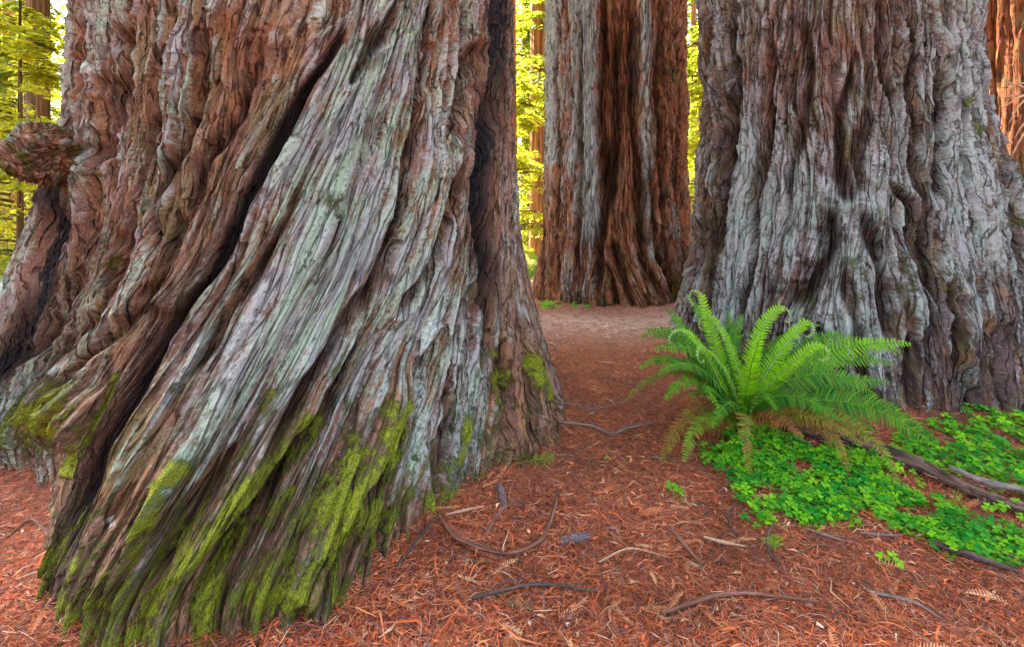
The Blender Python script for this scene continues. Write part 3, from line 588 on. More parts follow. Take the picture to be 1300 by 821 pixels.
def feat3(h, rel, U, V, IX, IY, f, A, B):
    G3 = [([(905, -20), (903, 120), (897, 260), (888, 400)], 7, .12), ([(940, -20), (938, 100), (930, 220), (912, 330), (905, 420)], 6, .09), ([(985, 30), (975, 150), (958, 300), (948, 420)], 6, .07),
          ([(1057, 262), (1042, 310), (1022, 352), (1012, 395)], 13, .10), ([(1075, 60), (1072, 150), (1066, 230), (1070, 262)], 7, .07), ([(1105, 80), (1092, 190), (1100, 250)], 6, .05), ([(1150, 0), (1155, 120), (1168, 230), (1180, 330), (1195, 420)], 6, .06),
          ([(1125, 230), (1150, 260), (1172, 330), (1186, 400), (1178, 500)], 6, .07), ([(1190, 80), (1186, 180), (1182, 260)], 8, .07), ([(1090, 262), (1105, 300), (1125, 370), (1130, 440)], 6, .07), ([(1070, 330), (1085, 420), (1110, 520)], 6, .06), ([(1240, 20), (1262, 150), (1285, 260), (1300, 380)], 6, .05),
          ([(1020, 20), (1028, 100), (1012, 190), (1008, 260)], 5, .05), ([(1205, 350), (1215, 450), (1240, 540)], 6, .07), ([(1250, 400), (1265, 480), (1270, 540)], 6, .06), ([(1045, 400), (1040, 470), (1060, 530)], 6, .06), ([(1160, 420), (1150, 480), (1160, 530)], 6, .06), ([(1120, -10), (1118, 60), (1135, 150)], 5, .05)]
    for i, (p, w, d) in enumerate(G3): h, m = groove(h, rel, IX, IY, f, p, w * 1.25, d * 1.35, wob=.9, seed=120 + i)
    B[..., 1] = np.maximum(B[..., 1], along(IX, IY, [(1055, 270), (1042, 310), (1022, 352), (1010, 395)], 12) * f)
    for p, w, d in [([(920, -20), (918, 120), (910, 250), (900, 400)], 9, .05), ([(962, 0), (955, 150), (938, 300), (925, 430)], 10, .045), ([(1045, 120), (1042, 220), (1000, 330), (985, 430)], 16, .045), ([(1205, 60), (1225, 200), (1255, 320), (1262, 400)], 16, .05),
                    ([(1110, 270), (1145, 330), (1158, 400)], 14, .05), ([(1100, 120), (1120, 230)], 12, .04), ([(1085, 300), (1080, 350)], 10, .04)]:
        h = h + d * along(IX, IY, p, w) * f
    h = h + f * .05 * ss(400, 540, IY) * np.abs(noise(U * 5, V * 1.6, 77)) * 1.5
    L = A[..., 0]
    L += (.52 + .5 * fbm(U * 2.5, V * 1.2, 3, 76) + .25 * blob(IX, IY, 1100, 260, 200, 190, 0, .8) + .28 * along(IX, IY, [(1205, 60), (1225, 200), (1255, 320)], 24) + .15 * along(IX, IY, [(950, 150), (940, 350)], 12)) * f
    L -= .24 * blob(IX, IY, 1060, 60, 110, 115, .1, .9) * f + .35 * along(IX, IY, [(899, -20), (897, 250), (885, 400)], 12) * f + .25 * ss(400, 520, IY) * f + .3 * along(IX, IY, [(985, 60), (965, 250)], 8) * f
    np.maximum(L, 0, out=L)
    A[..., 3] = np.clip(.42 * blob(IX, IY, 1065, 70, 110, 125, .1, .8) + .6 * along(IX, IY, [(985, 60), (965, 250)], 8) + .7 * along(IX, IY, [(1040, 290), (1015, 360)], 16) * (IX < 1034) + .5 * along(IX, IY, [(905, 0), (895, 300)], 6), 0, 1) * f
    B[..., 1] = np.maximum(B[..., 1], np.clip(.45 * ss(330, 500, IY) + .4 * fbm(U * 4, V * 2, 3, 72), 0, .65) * f)
    mo = .45 * blob(IX, IY, 1090, 350, 22, 50) + .45 * blob(IX, IY, 1150, 340, 18, 55, .3) + .95 * blob(IX, IY, 1287, 283, 9, 14) + .6 * along(IX, IY, [(1215, 130), (1235, 185)], 6) + .35 * ss(420, 540, IY) + .5 * along(IX, IY, [(1250, 60), (1290, 240)], 7)
    mo = mo + .55 * blob(IX, IY, 1028, 385, 13, 30) + .4 * blob(IX, IY, 1190, 370, 25, 60)
    A[..., 1] = mo * f
    B[..., 2] += (.5 * along(IX, IY, [(1232, 470), (1232, 530)], 7) + .35 * blob(IX, IY, 1120, 450, 20, 22) + .3 * blob(IX, IY, 965, 280, 14, 60)) * f
    return h
build_ground()
t3 = empty('redwood_tree', (T3.cx, T3.cy, 0))
tag(t3, 'massive grey deeply furrowed redwood trunk behind the green fern', 'tree')
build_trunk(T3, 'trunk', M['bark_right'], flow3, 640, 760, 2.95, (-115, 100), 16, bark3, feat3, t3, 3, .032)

# ---- orange redwood at the far right edge
T4 = Trunk(6.55, 6.3, top=[(0, 1.25), (180, 1.25)], base=[(0, 1.7), (180, 1.7)], ztop=3.0, power=[(0, 2.5), (180, 2.5)])
def bark4(U, V, IX, IY): return bark(U, V * .5, 1.5, .03, .014, .006, .02, .5, 1200)
def feat4(h, rel, U, V, IX, IY, f, A, B):
    A[..., 3] = .7; return h
t4 = empty('redwood_tree', (T4.cx, T4.cy, 0))
tag(t4, 'sunlit orange redwood trunk cut off by the right edge of the picture', 'tree')
build_trunk(T4, 'trunk', M['bark_orange'], [[(1260, 0), (1250, 250)], [(1310, 0), (1310, 250)]], 260, 320, 4.6, (-130, 60), 16, bark4, feat4, t4, 4, .01)

# ------------------------------------------------------------------ leaves: diamond quads
def leaves(C0, D, N, L, Wd):
    """centres, directions, normals, lengths, widths -> verts, quads"""
    D = D / np.linalg.norm(D, axis=1)[:, None]; S = np.cross(D, N); S /= np.linalg.norm(S, axis=1)[:, None] + 1e-9
    L = np.asarray(L)[:, None]; Wd = np.asarray(Wd)[:, None]
    V = np.stack([C0 - D * L * .5, C0 + S * Wd * .5 - D * L * .06, C0 + D * L * .5, C0 - S * Wd * .5 - D * L * .06], 1).reshape(-1, 3)
    return V, np.arange(len(V)).reshape(-1, 4)
def rand_dirs(n):
    v = rng.normal(size=(n, 3)); return v / np.linalg.norm(v, axis=1)[:, None]
def crown_mesh(name, z0, z1, r0, r1, nb, per, mat, parent=None, leaf=.10, droop=.35, seed=0, stems=None, gap=.3):
    """sprays of needles on drooping side branches round a trunk at the origin"""
    Cs, Ds, Ns, Ls, Ti = [], [], [], [], []
    SV, SF = [], []; off = 0
    for b in range(nb):
        t = rng.random(); z = z0 + (z1 - z0) * t; rr = (r0 + (r1 - r0) * t) * rng.uniform(.55, 1.1); a = rng.uniform(0, 2 * PI)
        s = np.linspace(.08, 1, 9); P = np.stack([np.cos(a) * rr * s, np.sin(a) * rr * s, z + rr * (.25 * s - droop * 1.6 * s * s) + rng.uniform(-.05, .05)], -1)
        V, q, tt = tube(P, np.linspace(.018, .003, 9) * rr, 4); SV.append(V); SF.append(q + off); off += len(V)
        k = rng.uniform(.12, 1, per)**.8; pc = np.stack([np.interp(k, s, P[:, j]) for j in range(3)], -1)
        side = np.array([-np.sin(a), np.cos(a), 0]); w = (rng.random(per) * 2 - 1) * rr * .30 * np.sin(np.clip(k, .1, .95) * PI)**.6
        pc = pc + side * w[:, None]; pc[:, 2] -= np.abs(w) * .45; pc += rng.normal(size=(per, 3)) * .03 * rr**.5
        tint = np.full(per, rng.random()) * .6 + rng.random(per) * .4
        out = np.stack([np.full(per, np.cos(a)), np.full(per, np.sin(a)), np.full(per, -.3)], -1) * .7 + side * np.sign(w)[:, None] + rng.normal(size=(per, 3)) * .3
        Cs.append(pc); Ds.append(out); Ns.append(np.array([0, 0, 1.0]) + rng.normal(size=(per, 3)) * .45); Ls.append(leaf * rng.uniform(.6, 1.4, per)); Ti.append(tint)
    Cs, Ds, Ns, Ls, Ti = map(np.concatenate, (Cs, Ds, Ns, Ls, Ti))
    V, q = leaves(Cs, Ds, Ns, Ls, Ls * .42)
    col = np.stack([np.repeat(Ti, 4), 0 * np.repeat(Ti, 4), 0 * np.repeat(Ti, 4), 1 + 0 * np.repeat(Ti, 4)], -1)
    o = np_mesh(name, V, q, mat, False, {'tint': ('FLOAT_COLOR', col)}, parent)
    br = None
    if stems: br = np_mesh('branches', np.vstack(SV), np.vstack(SF), stems, True, {'flow': ('FLOAT_VECTOR', np.vstack(SV))}, parent)
    return o, br
def pole_mesh(name, h, r0, r1, mat, parent, seed, lean=(0, 0), n=64, nz=70, rough=1.0):
    a = np.arange(n) / n * 2 * PI; z = np.linspace(-.3, h, nz); A_, Z = np.meshgrid(a, z)
    r = (r1 + (r0 - r1) * (1 - np.clip(Z / h, 0, 1))) * (1 + .35 * np.exp(-np.clip(Z, 0, 99) / (r0 * 1.2)))
    k = noise(A_ / (2 * PI) * 9 + seed, Z * .25, seed); r = r * (1 - .10 * rough * (1 - np.clip(np.abs(k) / .3, 0, 1)) + .03 * noise(A_ * 4, Z * .8, seed + 1))
    V = np.stack([np.cos(A_) * r + lean[0] * Z, np.sin(A_) * r + lean[1] * Z, Z], -1).reshape(-1, 3)
    fl = np.stack([A_ * r0, Z, 0 * Z], -1).reshape(-1, 3)
    return np_mesh(name, V, grid_faces(nz, n, True), mat, True, {'flow': ('FLOAT_VECTOR', fl)}, parent)

# big crowns high overhead on the four large redwoods (out of the frame, they shade the floor)
for (t_, z0, z1, r0, nb) in [(t1, 7, 15, 3.4, 34), (t2, 9.5, 17, 2.8, 60), (t3, 8.5, 16, 3.0, 30)]:
    crown_mesh('crown', z0, z1, r0, 2.0, nb, 170, M['foliage_dark'], t_, leaf=.26, stems=None)

# ---- background redwoods: (image x, depth, radius, lean, material, label)
BG = [
    (648.5, 9.0, .10, 'trunk_far', 'thin red redwood trunk just behind the right edge of the left trunk'),
    (683, 17.0, .30, 'trunk_far', 'orange brown redwood trunk in the sunny gap left of the middle trunk'),
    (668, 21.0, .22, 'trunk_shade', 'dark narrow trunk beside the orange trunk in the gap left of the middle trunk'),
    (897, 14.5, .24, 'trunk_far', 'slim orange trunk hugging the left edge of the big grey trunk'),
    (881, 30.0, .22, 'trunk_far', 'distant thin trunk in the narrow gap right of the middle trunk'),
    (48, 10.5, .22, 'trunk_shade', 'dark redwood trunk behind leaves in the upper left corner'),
    (12, 19.0, .22, 'trunk_far', 'slender far trunk low in the leaves at the left edge'),
]
for i, (px, d, r, m, lab) in enumerate(BG):
    x = (px - CX) / F * d; t = empty('redwood_tree', (x, d, float(gh(x, d)))); tag(t, lab, 'tree')
    pole_mesh('trunk', 22, r, r * .55, M[m], t, 20 + i)
    if px == 48: crown_mesh('crown', 8.5, 15, 3.2, 1.6, 90, 170, M['foliage_dark'], t, leaf=.24)  # unseen crown added to block a sun patch on the left ground
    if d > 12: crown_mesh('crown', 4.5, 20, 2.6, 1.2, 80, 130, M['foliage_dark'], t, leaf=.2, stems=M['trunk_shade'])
shade = [(-3.6, 9.5), (-6.5, 12.5)]  # unseen redwoods added to keep sun off the path
for i, (x, y) in enumerate(shade):
    t = empty('redwood_tree', (x, y, 0)); tag(t, 'unseen redwood added behind the huge left trunk to shade the path', 'tree', 'unseen redwoods added to shade the path')
    pole_mesh('trunk', 20, .45, .25, M['trunk_far'], t, 40 + i)
    crown_mesh('crown', 5.5 if i == 0 else 6, 18, 4.2, 1.8, 150, 190, M['foliage_dark'], t, leaf=.24)

# ---- leafy understory trees: four kinds, copied
def understory(kind):
    t = empty('understory_tree', (0, 0, 0))
    pole_mesh('trunk', 6.5, .07, .02, M['trunk_shade'], t, 60 + kind, n=10, nz=20)
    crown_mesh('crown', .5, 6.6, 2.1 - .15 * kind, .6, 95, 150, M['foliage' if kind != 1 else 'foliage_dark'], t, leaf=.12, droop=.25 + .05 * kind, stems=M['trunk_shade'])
    return t
protos = [understory(k) for k in range(3)]
def copy_tree(o, parent=None):
    c = o.copy(); C.objects.link(c)
    if parent: c.parent = parent
    for ch in list(o.children): copy_tree(ch, c)
    return c
spots = [  # x, y, scale, label
    (-7.3, 7.6, .72, 'bright yellow green tree filling the upper left corner of the picture'),
    (-11.2, 11.8, 1.0, 'leafy tree just right of the bright corner tree, half hidden by the left trunk'),
    (-15.5, 13.5, 1.2, 'tree behind the bright corner tree at the left edge'),
    (.10, 13.2, .8, 'small green tree whose sprays cross the gap left of the middle trunk'),
    (.9, 19.0, 1.3, 'sunlit tree behind the trunks in the gap left of the middle trunk'),
    (-.9, 24.0, 1.4, 'pale sunlit tree farthest back in the gap left of the middle trunk'),
    (5.3, 13.5, .9, 'green tree whose sprays hang in the gap right of the middle trunk'),
    (7.4, 19.5, 1.3, 'bright yellow tree behind the gap right of the middle trunk'),
    (9.5, 27.0, 1.5, 'farthest pale tree seen through the gap right of the middle trunk')]
hidden = [(-4.5, 16, 1.2), (-13, 19, 1.4), (3.2, 16.5, 1.2), (12.5, 18, 1.3), (14, 12, 1.2), (-20, 20, 1.5)]
used = [False] * 3
def place(k, x, y, s, lab, grp):
    if not used[k]: o = protos[k]; used[k] = True
    else: o = copy_tree(protos[k])
    o.location = (x, y, float(gh(x, y)) - .05); o.scale = (s, s, s); o.rotation_euler = (0, 0, rng.uniform(0, 6.28)); tag(o, lab, 'tree', grp)
for i, (x, y, s, lab) in enumerate(spots): place(i % 3 if i not in (0,) else 0, x, y, s, lab, 'leafy trees behind the redwoods')
for i, (x, y, s) in enumerate(hidden): place(i % 3, x, y, s, 'leafy understory tree hidden behind the big redwood trunks', 'leafy trees hidden behind the trunks')

# ---- far forest mass
def far_forest():
    n = 52000; a = rng.uniform(R(-66), R(66), n); d = rng.uniform(32, 60, n); x = np.sin(a) * d; y = np.cos(a) * d
    z = rng.beta(1.2, 1.6, n) * 24 - .3
    cl = noise(a * 14, z * .35, 9) + .5 * noise(a * 40, z * 1.1, 10); k = cl > -.22; x, y, z, a = x[k], y[k], z[k], a[k]; n = len(x)
    N = rand_dirs(n); N[:, 1] -= .5
    V, q = leaves(np.stack([x, y, z], -1), rand_dirs(n), N, rng.uniform(.4, 1.0, n), rng.uniform(.2, .5, n))
    ti = np.repeat(np.clip(.5 + .6 * noise(a * 30, z, 11) + rng.normal(size=n) * .15, 0, 1), 4)
    tag(np_mesh('far_forest', V, q, M['foliage'], False, {'tint': ('FLOAT_COLOR', np.stack([ti, 0 * ti, 0 * ti, 0 * ti + 1], -1))}), 'sunlit far forest foliage behind everything', 'forest', kind='stuff')
far_forest()

# ------------------------------------------------------------------ ferns
def frond_mesh(P0, Pm, P2, pairs=44, plen=.055, curl=0, up=None, tint=.3, brown=0.0, pale=0.0, seed=0, hang=.25, patchy=0.0):
    rs = np.random.default_rng(seed)
    P0, Pm, P2 = map(lambda v: np.asarray(v, float), (P0, Pm, P2)); P1 = 2 * Pm - .5 * (P0 + P2)
    t = np.linspace(0, 1, 60)[:, None]; P = (1 - t)**2 * P0 + 2 * t * (1 - t) * P1 + t * t * P2
    if curl:                               # spiral fiddlehead at the tip
        T = P[-1] - P[-2]; T /= np.linalg.norm(T); hor = np.array([T[0], T[1], 0]); hor = hor / (np.linalg.norm(hor) + 1e-9)
        if np.linalg.norm([T[0], T[1]]) < .05: hor = np.array([1., 0, 0])
        ax2 = np.cross(T, np.cross(T, np.array([0, 0, 1.0]))); 
        nrm = np.cross(np.cross(T, hor + 1e-6), T); 
        dn = -np.array([0, 0, 1.0]) + T * T[2] + hor * .6; dn -= T * (dn @ T); dn /= np.linalg.norm(dn)
        k = np.linspace(0, 1, 30)[1:]; ang = k * curl; r0 = .035
        seg = []; p = P[-1].copy(); st = r0 * .20
        for kk, an in zip(k, ang):
            p = p + (T * math.cos(an) + dn * math.sin(an)) * st * (1 - .55 * kk); seg.append(p.copy())
        P = np.vstack([P, seg])
    sw = np.linspace(0, 1, len(P)); P = P + np.outer(np.sin(sw * rs.uniform(4, 8) + rs.uniform(0, 6)) * sw * .012, rs.normal(size=3) * [1, 1, .6])
    L = np.concatenate([[0], np.cumsum(np.linalg.norm(np.diff(P, axis=0), axis=1))]); tot = L[-1]; s = L / tot
    V, q, tr = tube(P, np.interp(s, [0, .5, 1], [.0045, .0030, .0018]), 5)
    quads = [q]; verts = [V]; cols = [np.tile([.55 * (1 - brown), brown * .8, pale * .6, 1], (len(V), 1))]; off = len(V)
    T = np.gradient(P, axis=0); T /= np.linalg.norm(T, axis=1)[:, None] + 1e-9
    ref = np.array([0, -.75, .65]) if up is None else np.asarray(up, float)
    ks = np.linspace(.12, .985, pairs)
    for j, k in enumerate(ks):
        p = np.array([np.interp(k, s, P[:, c]) for c in range(3)]); tg = np.array([np.interp(k, s, T[:, c]) for c in range(3)]); tg /= np.linalg.norm(tg)
        sd = np.cross(tg, ref); sd /= np.linalg.norm(sd) + 1e-9; nm = np.cross(sd, tg)
        prof = min(1, .45 + (k - .12) * 2.6) * (1 - max(0, (k - .35) / .66))**.62
        if curl and k > .82: prof *= .45
        for sg in (-1, 1):
            ln = plen * (.92 if curl else 1.25) * prof * rs.uniform(.9, 1.08) + .003; wd = min(tot / pairs * .70, .015) * (1.0 if k < .9 else .7)
            if rs.random() < .02 + .25 * brown: ln *= rs.uniform(.2, .7)
            d = sd * sg * .93 + tg * rs.uniform(.25, .42) + nm * rs.uniform(-.05, .16); d /= np.linalg.norm(d)
            w = tg - d * (tg @ d); w /= np.linalg.norm(w)
            tw = rs.normal() * (.12 + .5 * brown); w = w * math.cos(tw) + nm * math.sin(tw)
            xs = np.array([0, .12, .45, .8, 1.0]); ws = np.array([.35, 1.0, .85, .5, .04]) * wd * .5
            dr = hang * ln * xs**2 * (1 + rs.normal() * .3)
            c = p + d * (xs * ln)[:, None] + np.array([0, 0, -1.0]) * dr[:, None] + tg * (xs**2 * ln * .12)[:, None]
            v = np.concatenate([c + w * ws[:, None], c - w * ws[:, None]]); n = 5
            verts.append(v); quads.append(np.array([[i, i + 1, n + i + 1, n + i] for i in range(n - 1)]) + off); off += len(v)
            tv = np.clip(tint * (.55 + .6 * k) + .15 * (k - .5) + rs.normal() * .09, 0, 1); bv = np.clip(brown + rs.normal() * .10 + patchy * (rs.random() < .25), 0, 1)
            cols.append(np.tile([tv, bv, np.clip(pale * (k > .85), 0, 1), 1], (len(v), 1)))
    return np.vstack(verts), np.vstack(quads), np.vstack(cols)
def add_frond(root, *a, label=None, **kw):
    V, q, c = frond_mesh(*a, **kw); V = V - np.array(root.location)
    o = np_mesh('frond', V, q, M['frond'], True, {'tint': ('FLOAT_COLOR', c)}, root)
    if label: o['label'] = label
fc = gpt(940, 548); fc[2] += .03
fern = empty('sword_fern', tuple(fc)); tag(fern, 'large sword fern with arching green fronds at the foot of the grey trunk', 'fern')
FD = fc[1]
# mid point (px,py,depth offset), tip (px,py,depth offset), tint, options
FR = [
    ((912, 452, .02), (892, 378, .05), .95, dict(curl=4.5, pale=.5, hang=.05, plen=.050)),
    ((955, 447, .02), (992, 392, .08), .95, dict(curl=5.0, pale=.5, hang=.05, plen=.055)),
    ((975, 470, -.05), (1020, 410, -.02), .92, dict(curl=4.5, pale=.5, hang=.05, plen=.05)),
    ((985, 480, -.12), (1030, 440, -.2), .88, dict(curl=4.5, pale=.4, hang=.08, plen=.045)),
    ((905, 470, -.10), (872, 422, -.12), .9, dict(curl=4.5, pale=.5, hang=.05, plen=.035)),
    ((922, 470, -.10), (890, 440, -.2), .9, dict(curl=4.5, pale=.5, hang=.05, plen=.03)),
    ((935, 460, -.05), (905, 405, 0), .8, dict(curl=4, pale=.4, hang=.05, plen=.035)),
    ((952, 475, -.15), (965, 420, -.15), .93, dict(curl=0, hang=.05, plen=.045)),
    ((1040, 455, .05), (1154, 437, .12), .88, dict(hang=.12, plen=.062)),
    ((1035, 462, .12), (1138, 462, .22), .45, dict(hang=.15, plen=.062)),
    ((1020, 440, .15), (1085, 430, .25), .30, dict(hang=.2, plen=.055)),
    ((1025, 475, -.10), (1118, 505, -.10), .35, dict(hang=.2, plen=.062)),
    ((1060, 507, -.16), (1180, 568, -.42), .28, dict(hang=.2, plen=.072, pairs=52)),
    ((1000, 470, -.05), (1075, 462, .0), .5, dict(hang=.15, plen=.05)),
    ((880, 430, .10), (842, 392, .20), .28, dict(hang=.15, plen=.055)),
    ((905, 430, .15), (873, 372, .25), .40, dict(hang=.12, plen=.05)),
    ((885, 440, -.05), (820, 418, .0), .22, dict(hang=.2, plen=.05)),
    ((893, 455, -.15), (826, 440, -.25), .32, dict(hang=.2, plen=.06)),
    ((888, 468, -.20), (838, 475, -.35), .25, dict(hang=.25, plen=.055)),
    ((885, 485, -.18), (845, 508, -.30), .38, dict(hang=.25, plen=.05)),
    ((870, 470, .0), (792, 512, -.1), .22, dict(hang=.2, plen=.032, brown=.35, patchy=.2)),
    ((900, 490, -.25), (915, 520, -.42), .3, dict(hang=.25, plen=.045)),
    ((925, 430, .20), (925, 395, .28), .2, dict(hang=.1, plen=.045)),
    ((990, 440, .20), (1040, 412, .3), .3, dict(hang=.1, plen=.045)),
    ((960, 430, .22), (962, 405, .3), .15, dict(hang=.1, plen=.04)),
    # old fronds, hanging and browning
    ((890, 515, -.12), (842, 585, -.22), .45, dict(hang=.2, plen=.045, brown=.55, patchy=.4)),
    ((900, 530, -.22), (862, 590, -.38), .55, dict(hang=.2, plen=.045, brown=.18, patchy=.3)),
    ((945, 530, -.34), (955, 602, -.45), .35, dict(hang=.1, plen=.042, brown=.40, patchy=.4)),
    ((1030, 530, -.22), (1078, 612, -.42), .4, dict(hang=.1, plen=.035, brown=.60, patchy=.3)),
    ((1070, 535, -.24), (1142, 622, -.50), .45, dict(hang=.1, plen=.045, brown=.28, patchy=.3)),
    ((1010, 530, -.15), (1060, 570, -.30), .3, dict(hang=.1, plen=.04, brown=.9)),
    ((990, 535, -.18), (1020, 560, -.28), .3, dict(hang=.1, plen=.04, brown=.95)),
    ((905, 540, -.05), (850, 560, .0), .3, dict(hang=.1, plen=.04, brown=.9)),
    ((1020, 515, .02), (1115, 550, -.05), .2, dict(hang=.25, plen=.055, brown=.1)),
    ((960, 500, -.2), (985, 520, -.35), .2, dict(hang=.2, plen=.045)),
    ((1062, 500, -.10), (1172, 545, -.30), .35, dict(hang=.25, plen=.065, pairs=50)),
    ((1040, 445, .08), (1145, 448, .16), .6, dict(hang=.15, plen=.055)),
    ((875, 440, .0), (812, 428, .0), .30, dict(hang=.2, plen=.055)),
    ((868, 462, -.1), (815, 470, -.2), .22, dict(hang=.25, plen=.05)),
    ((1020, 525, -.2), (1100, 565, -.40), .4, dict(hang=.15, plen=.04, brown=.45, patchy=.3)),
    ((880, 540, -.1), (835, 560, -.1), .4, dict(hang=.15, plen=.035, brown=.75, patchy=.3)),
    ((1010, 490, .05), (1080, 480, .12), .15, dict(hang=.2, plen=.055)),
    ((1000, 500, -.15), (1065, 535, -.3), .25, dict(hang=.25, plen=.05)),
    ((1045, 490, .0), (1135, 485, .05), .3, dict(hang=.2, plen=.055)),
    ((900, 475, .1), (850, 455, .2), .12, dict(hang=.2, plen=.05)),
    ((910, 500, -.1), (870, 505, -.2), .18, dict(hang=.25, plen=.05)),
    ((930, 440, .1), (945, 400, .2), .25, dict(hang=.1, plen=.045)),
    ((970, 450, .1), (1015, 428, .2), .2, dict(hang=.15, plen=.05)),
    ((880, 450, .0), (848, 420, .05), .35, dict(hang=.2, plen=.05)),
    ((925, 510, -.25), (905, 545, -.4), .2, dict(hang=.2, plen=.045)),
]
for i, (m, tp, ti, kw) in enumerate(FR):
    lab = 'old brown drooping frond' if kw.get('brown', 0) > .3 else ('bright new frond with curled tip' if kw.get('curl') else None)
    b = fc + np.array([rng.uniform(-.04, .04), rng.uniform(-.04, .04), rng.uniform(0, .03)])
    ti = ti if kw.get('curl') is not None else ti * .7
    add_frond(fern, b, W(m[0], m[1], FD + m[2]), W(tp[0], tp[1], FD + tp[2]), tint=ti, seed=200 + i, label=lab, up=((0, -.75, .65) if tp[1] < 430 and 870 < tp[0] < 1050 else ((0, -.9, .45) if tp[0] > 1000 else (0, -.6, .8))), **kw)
def bg_fern(px, py, s, lab, n=11, d=None, tint=.8):
    p = gpt(px, py) if d is None else np.array([(px - CX) / F * d, d, float(gh((px - CX) / F * d, d))])
    t = empty('sword_fern', tuple(p)); tag(t, lab, 'fern')
    for i in range(n):
        a = i / n * 2 * PI + rng.uniform(-.2, .2); L = s * rng.uniform(.8, 1.1); u = np.array([math.cos(a), math.sin(a), 0])
        add_frond(t, p, p + u * L * .5 + np.array([0, 0, L * .55]), p + u * L + np.array([0, 0, L * .35]), tint=tint, plen=.09 * s, pairs=22, seed=400 + i)
bg_fern(668, 372, .9, 'bright yellow green fern behind the path left of the middle trunk', d=9.4)
bg_fern(690, 360, .9, 'second sunlit fern farther back left of the middle trunk', d=12)
bg_fern(884, 360, .8, 'pale fern in the gap between the middle and the grey trunk', d=9.8)
bg_fern(5, 360, 1.2, 'yellow green fern low at the left edge beyond the left trunk', d=7.2)
bg_fern(-60, 350, 1.2, 'fern outside the left edge of the picture', d=8.5)

# ------------------------------------------------------------------ clover-like ground cover
def clover(centres, sizes, tints, lean=None):
    """three heart shaped leaflets on a stem"""
    Vs, Qs, Cs = [], [], []; off = 0
    hx = np.array([0, .30, .52, .50, .30, .08]); hy = np.array([0, .35, .70, .95, 1.05, .90])    # half outline of a heart leaflet
    for c, s, ti in zip(centres, sizes, tints):
        a0 = rng.uniform(0, 2 * PI); tn = rng.normal(size=2) * .22; nrm = np.array([tn[0], tn[1] - .22, 1.0]); nrm /= np.linalg.norm(nrm)
        ex = np.cross([0, 1.0, 0], nrm); ex /= np.linalg.norm(ex); ey = np.cross(nrm, ex)
        for l in range(3):
            a = a0 + l * 2 * PI / 3 + rng.normal() * .08; f = np.cos(a) * ex + np.sin(a) * ey; g = -np.sin(a) * ex + np.cos(a) * ey
            fold = rng.uniform(.10, .35); dr = rng.uniform(.02, .2)
            mid = [c + f * s * y - nrm * (dr * s * y * y) for y in (0, .35, .70, .80, .84, .86)]
            L = [c + f * s * y + g * s * x + nrm * (s * x * fold - dr * s * y * y) for x, y in zip(hx, hy)]
            Rr = [c + f * s * y - g * s * x + nrm * (s * x * fold - dr * s * y * y) for x, y in zip(hx, hy)]
            v = np.array(mid + L + Rr); q = [[i, i + 1, 7 + i, 6 + i] for i in range(5)] + [[i, 12 + i, 13 + i, i + 1] for i in range(5)]
            Vs.append(v); Qs.append(np.array(q) + off); off += len(v)
            t_ = np.clip(ti + rng.normal() * .10, 0, 1); Cs.append(np.tile([t_, 0, 0, 1], (len(v), 1)))
        base = c - np.array([rng.normal() * .01, rng.normal() * .01, .0]); base[2] = gh(c[0], c[1]) - .005
        w = np.array([.0009, 0, 0]); v = np.array([c - w, c + w, base + w, base - w]); Vs.append(v); Qs.append(np.array([[0, 1, 2, 3]]) + off); off += 4; Cs.append(np.tile([.6, .1, 0, 1], (4, 1)))
    return np.vstack(Vs), np.vstack(Qs), np.vstack(Cs)
def pin(x, y, poly):
    r = False; n = len(poly); j = n - 1
    for i in range(n):
        xi, yi = poly[i]; xj, yj = poly[j]
        if (yi > y) != (yj > y) and x < (xj - xi) * (y - yi) / (yj - yi) + xi: r = not r
        j = i
    return r
def cover(name, poly, n, smin, smax, label, hmin=.012, hmax=.042, dens=None, clump=.0):
    cs, ss_, ts = [], [], []; xs = [p[0] for p in poly]; ys = [p[1] for p in poly]; k = 0; tries = 0
    while k < n and tries < n * 60:
        tries += 1
        px = rng.uniform(min(xs), max(xs)); py = rng.uniform(min(ys), max(ys))
        if not pin(px + 14 * rng.normal() * .5, py + 8 * rng.normal() * .5, poly): continue
        g = gpt(px, py)
        if noise(np.array(g[0] * 7), np.array(g[1] * 7), 88) < -.32 + clump: continue
        s = rng.uniform(smin * .65, smax * 1.15); hh = rng.uniform(hmin, hmax); g[2] += hh
        if any((g[0] - o[0])**2 + (g[1] - o[1])**2 + ((g[2] - o[2]) * 1.5)**2 < (.70 * (s + o2))**2 * .55 for o, o2 in zip(cs[-900:], ss_[-900:])): continue
        cs.append(g); ss_.append(s); ts.append(np.clip(rng.beta(1.0, 1.7) + .25 * noise(np.array(g[0] * 5), np.array(g[1] * 5), 89), 0, 1)); k += 1
    V, q, c = clover(cs, ss_, ts)
    return tag(np_mesh(name, V, q, M['oxalis'], True, {'tint': ('FLOAT_COLOR', c)}), label, 'ground cover', kind='stuff')
PA = [(885, 560), (905, 530), (960, 540), (1000, 560), (1060, 565), (1120, 590), (1150, 612), (1185, 640), (1210, 655), (1235, 672), (1300, 690), (1320, 722), (1250, 712), (1200, 705), (1180, 690), (1140, 672), (1100, 665), (1050, 668), (1000, 672), (965, 668), (948, 640), (930, 605), (900, 590)]
PB = [(1130, 560), (1180, 545), (1240, 535), (1330, 530), (1420, 560), (1420, 640), (1330, 640), (1250, 620), (1190, 600), (1150, 585)]
cover('clover_cover', PA, 1650, .0135, .0215, 'bright green clover like leaves spread in front of the fern and the fallen branch')
cover('clover_cover', PB, 900, .015, .023, 'green clover like leaves between the fallen branch and the grey trunk')
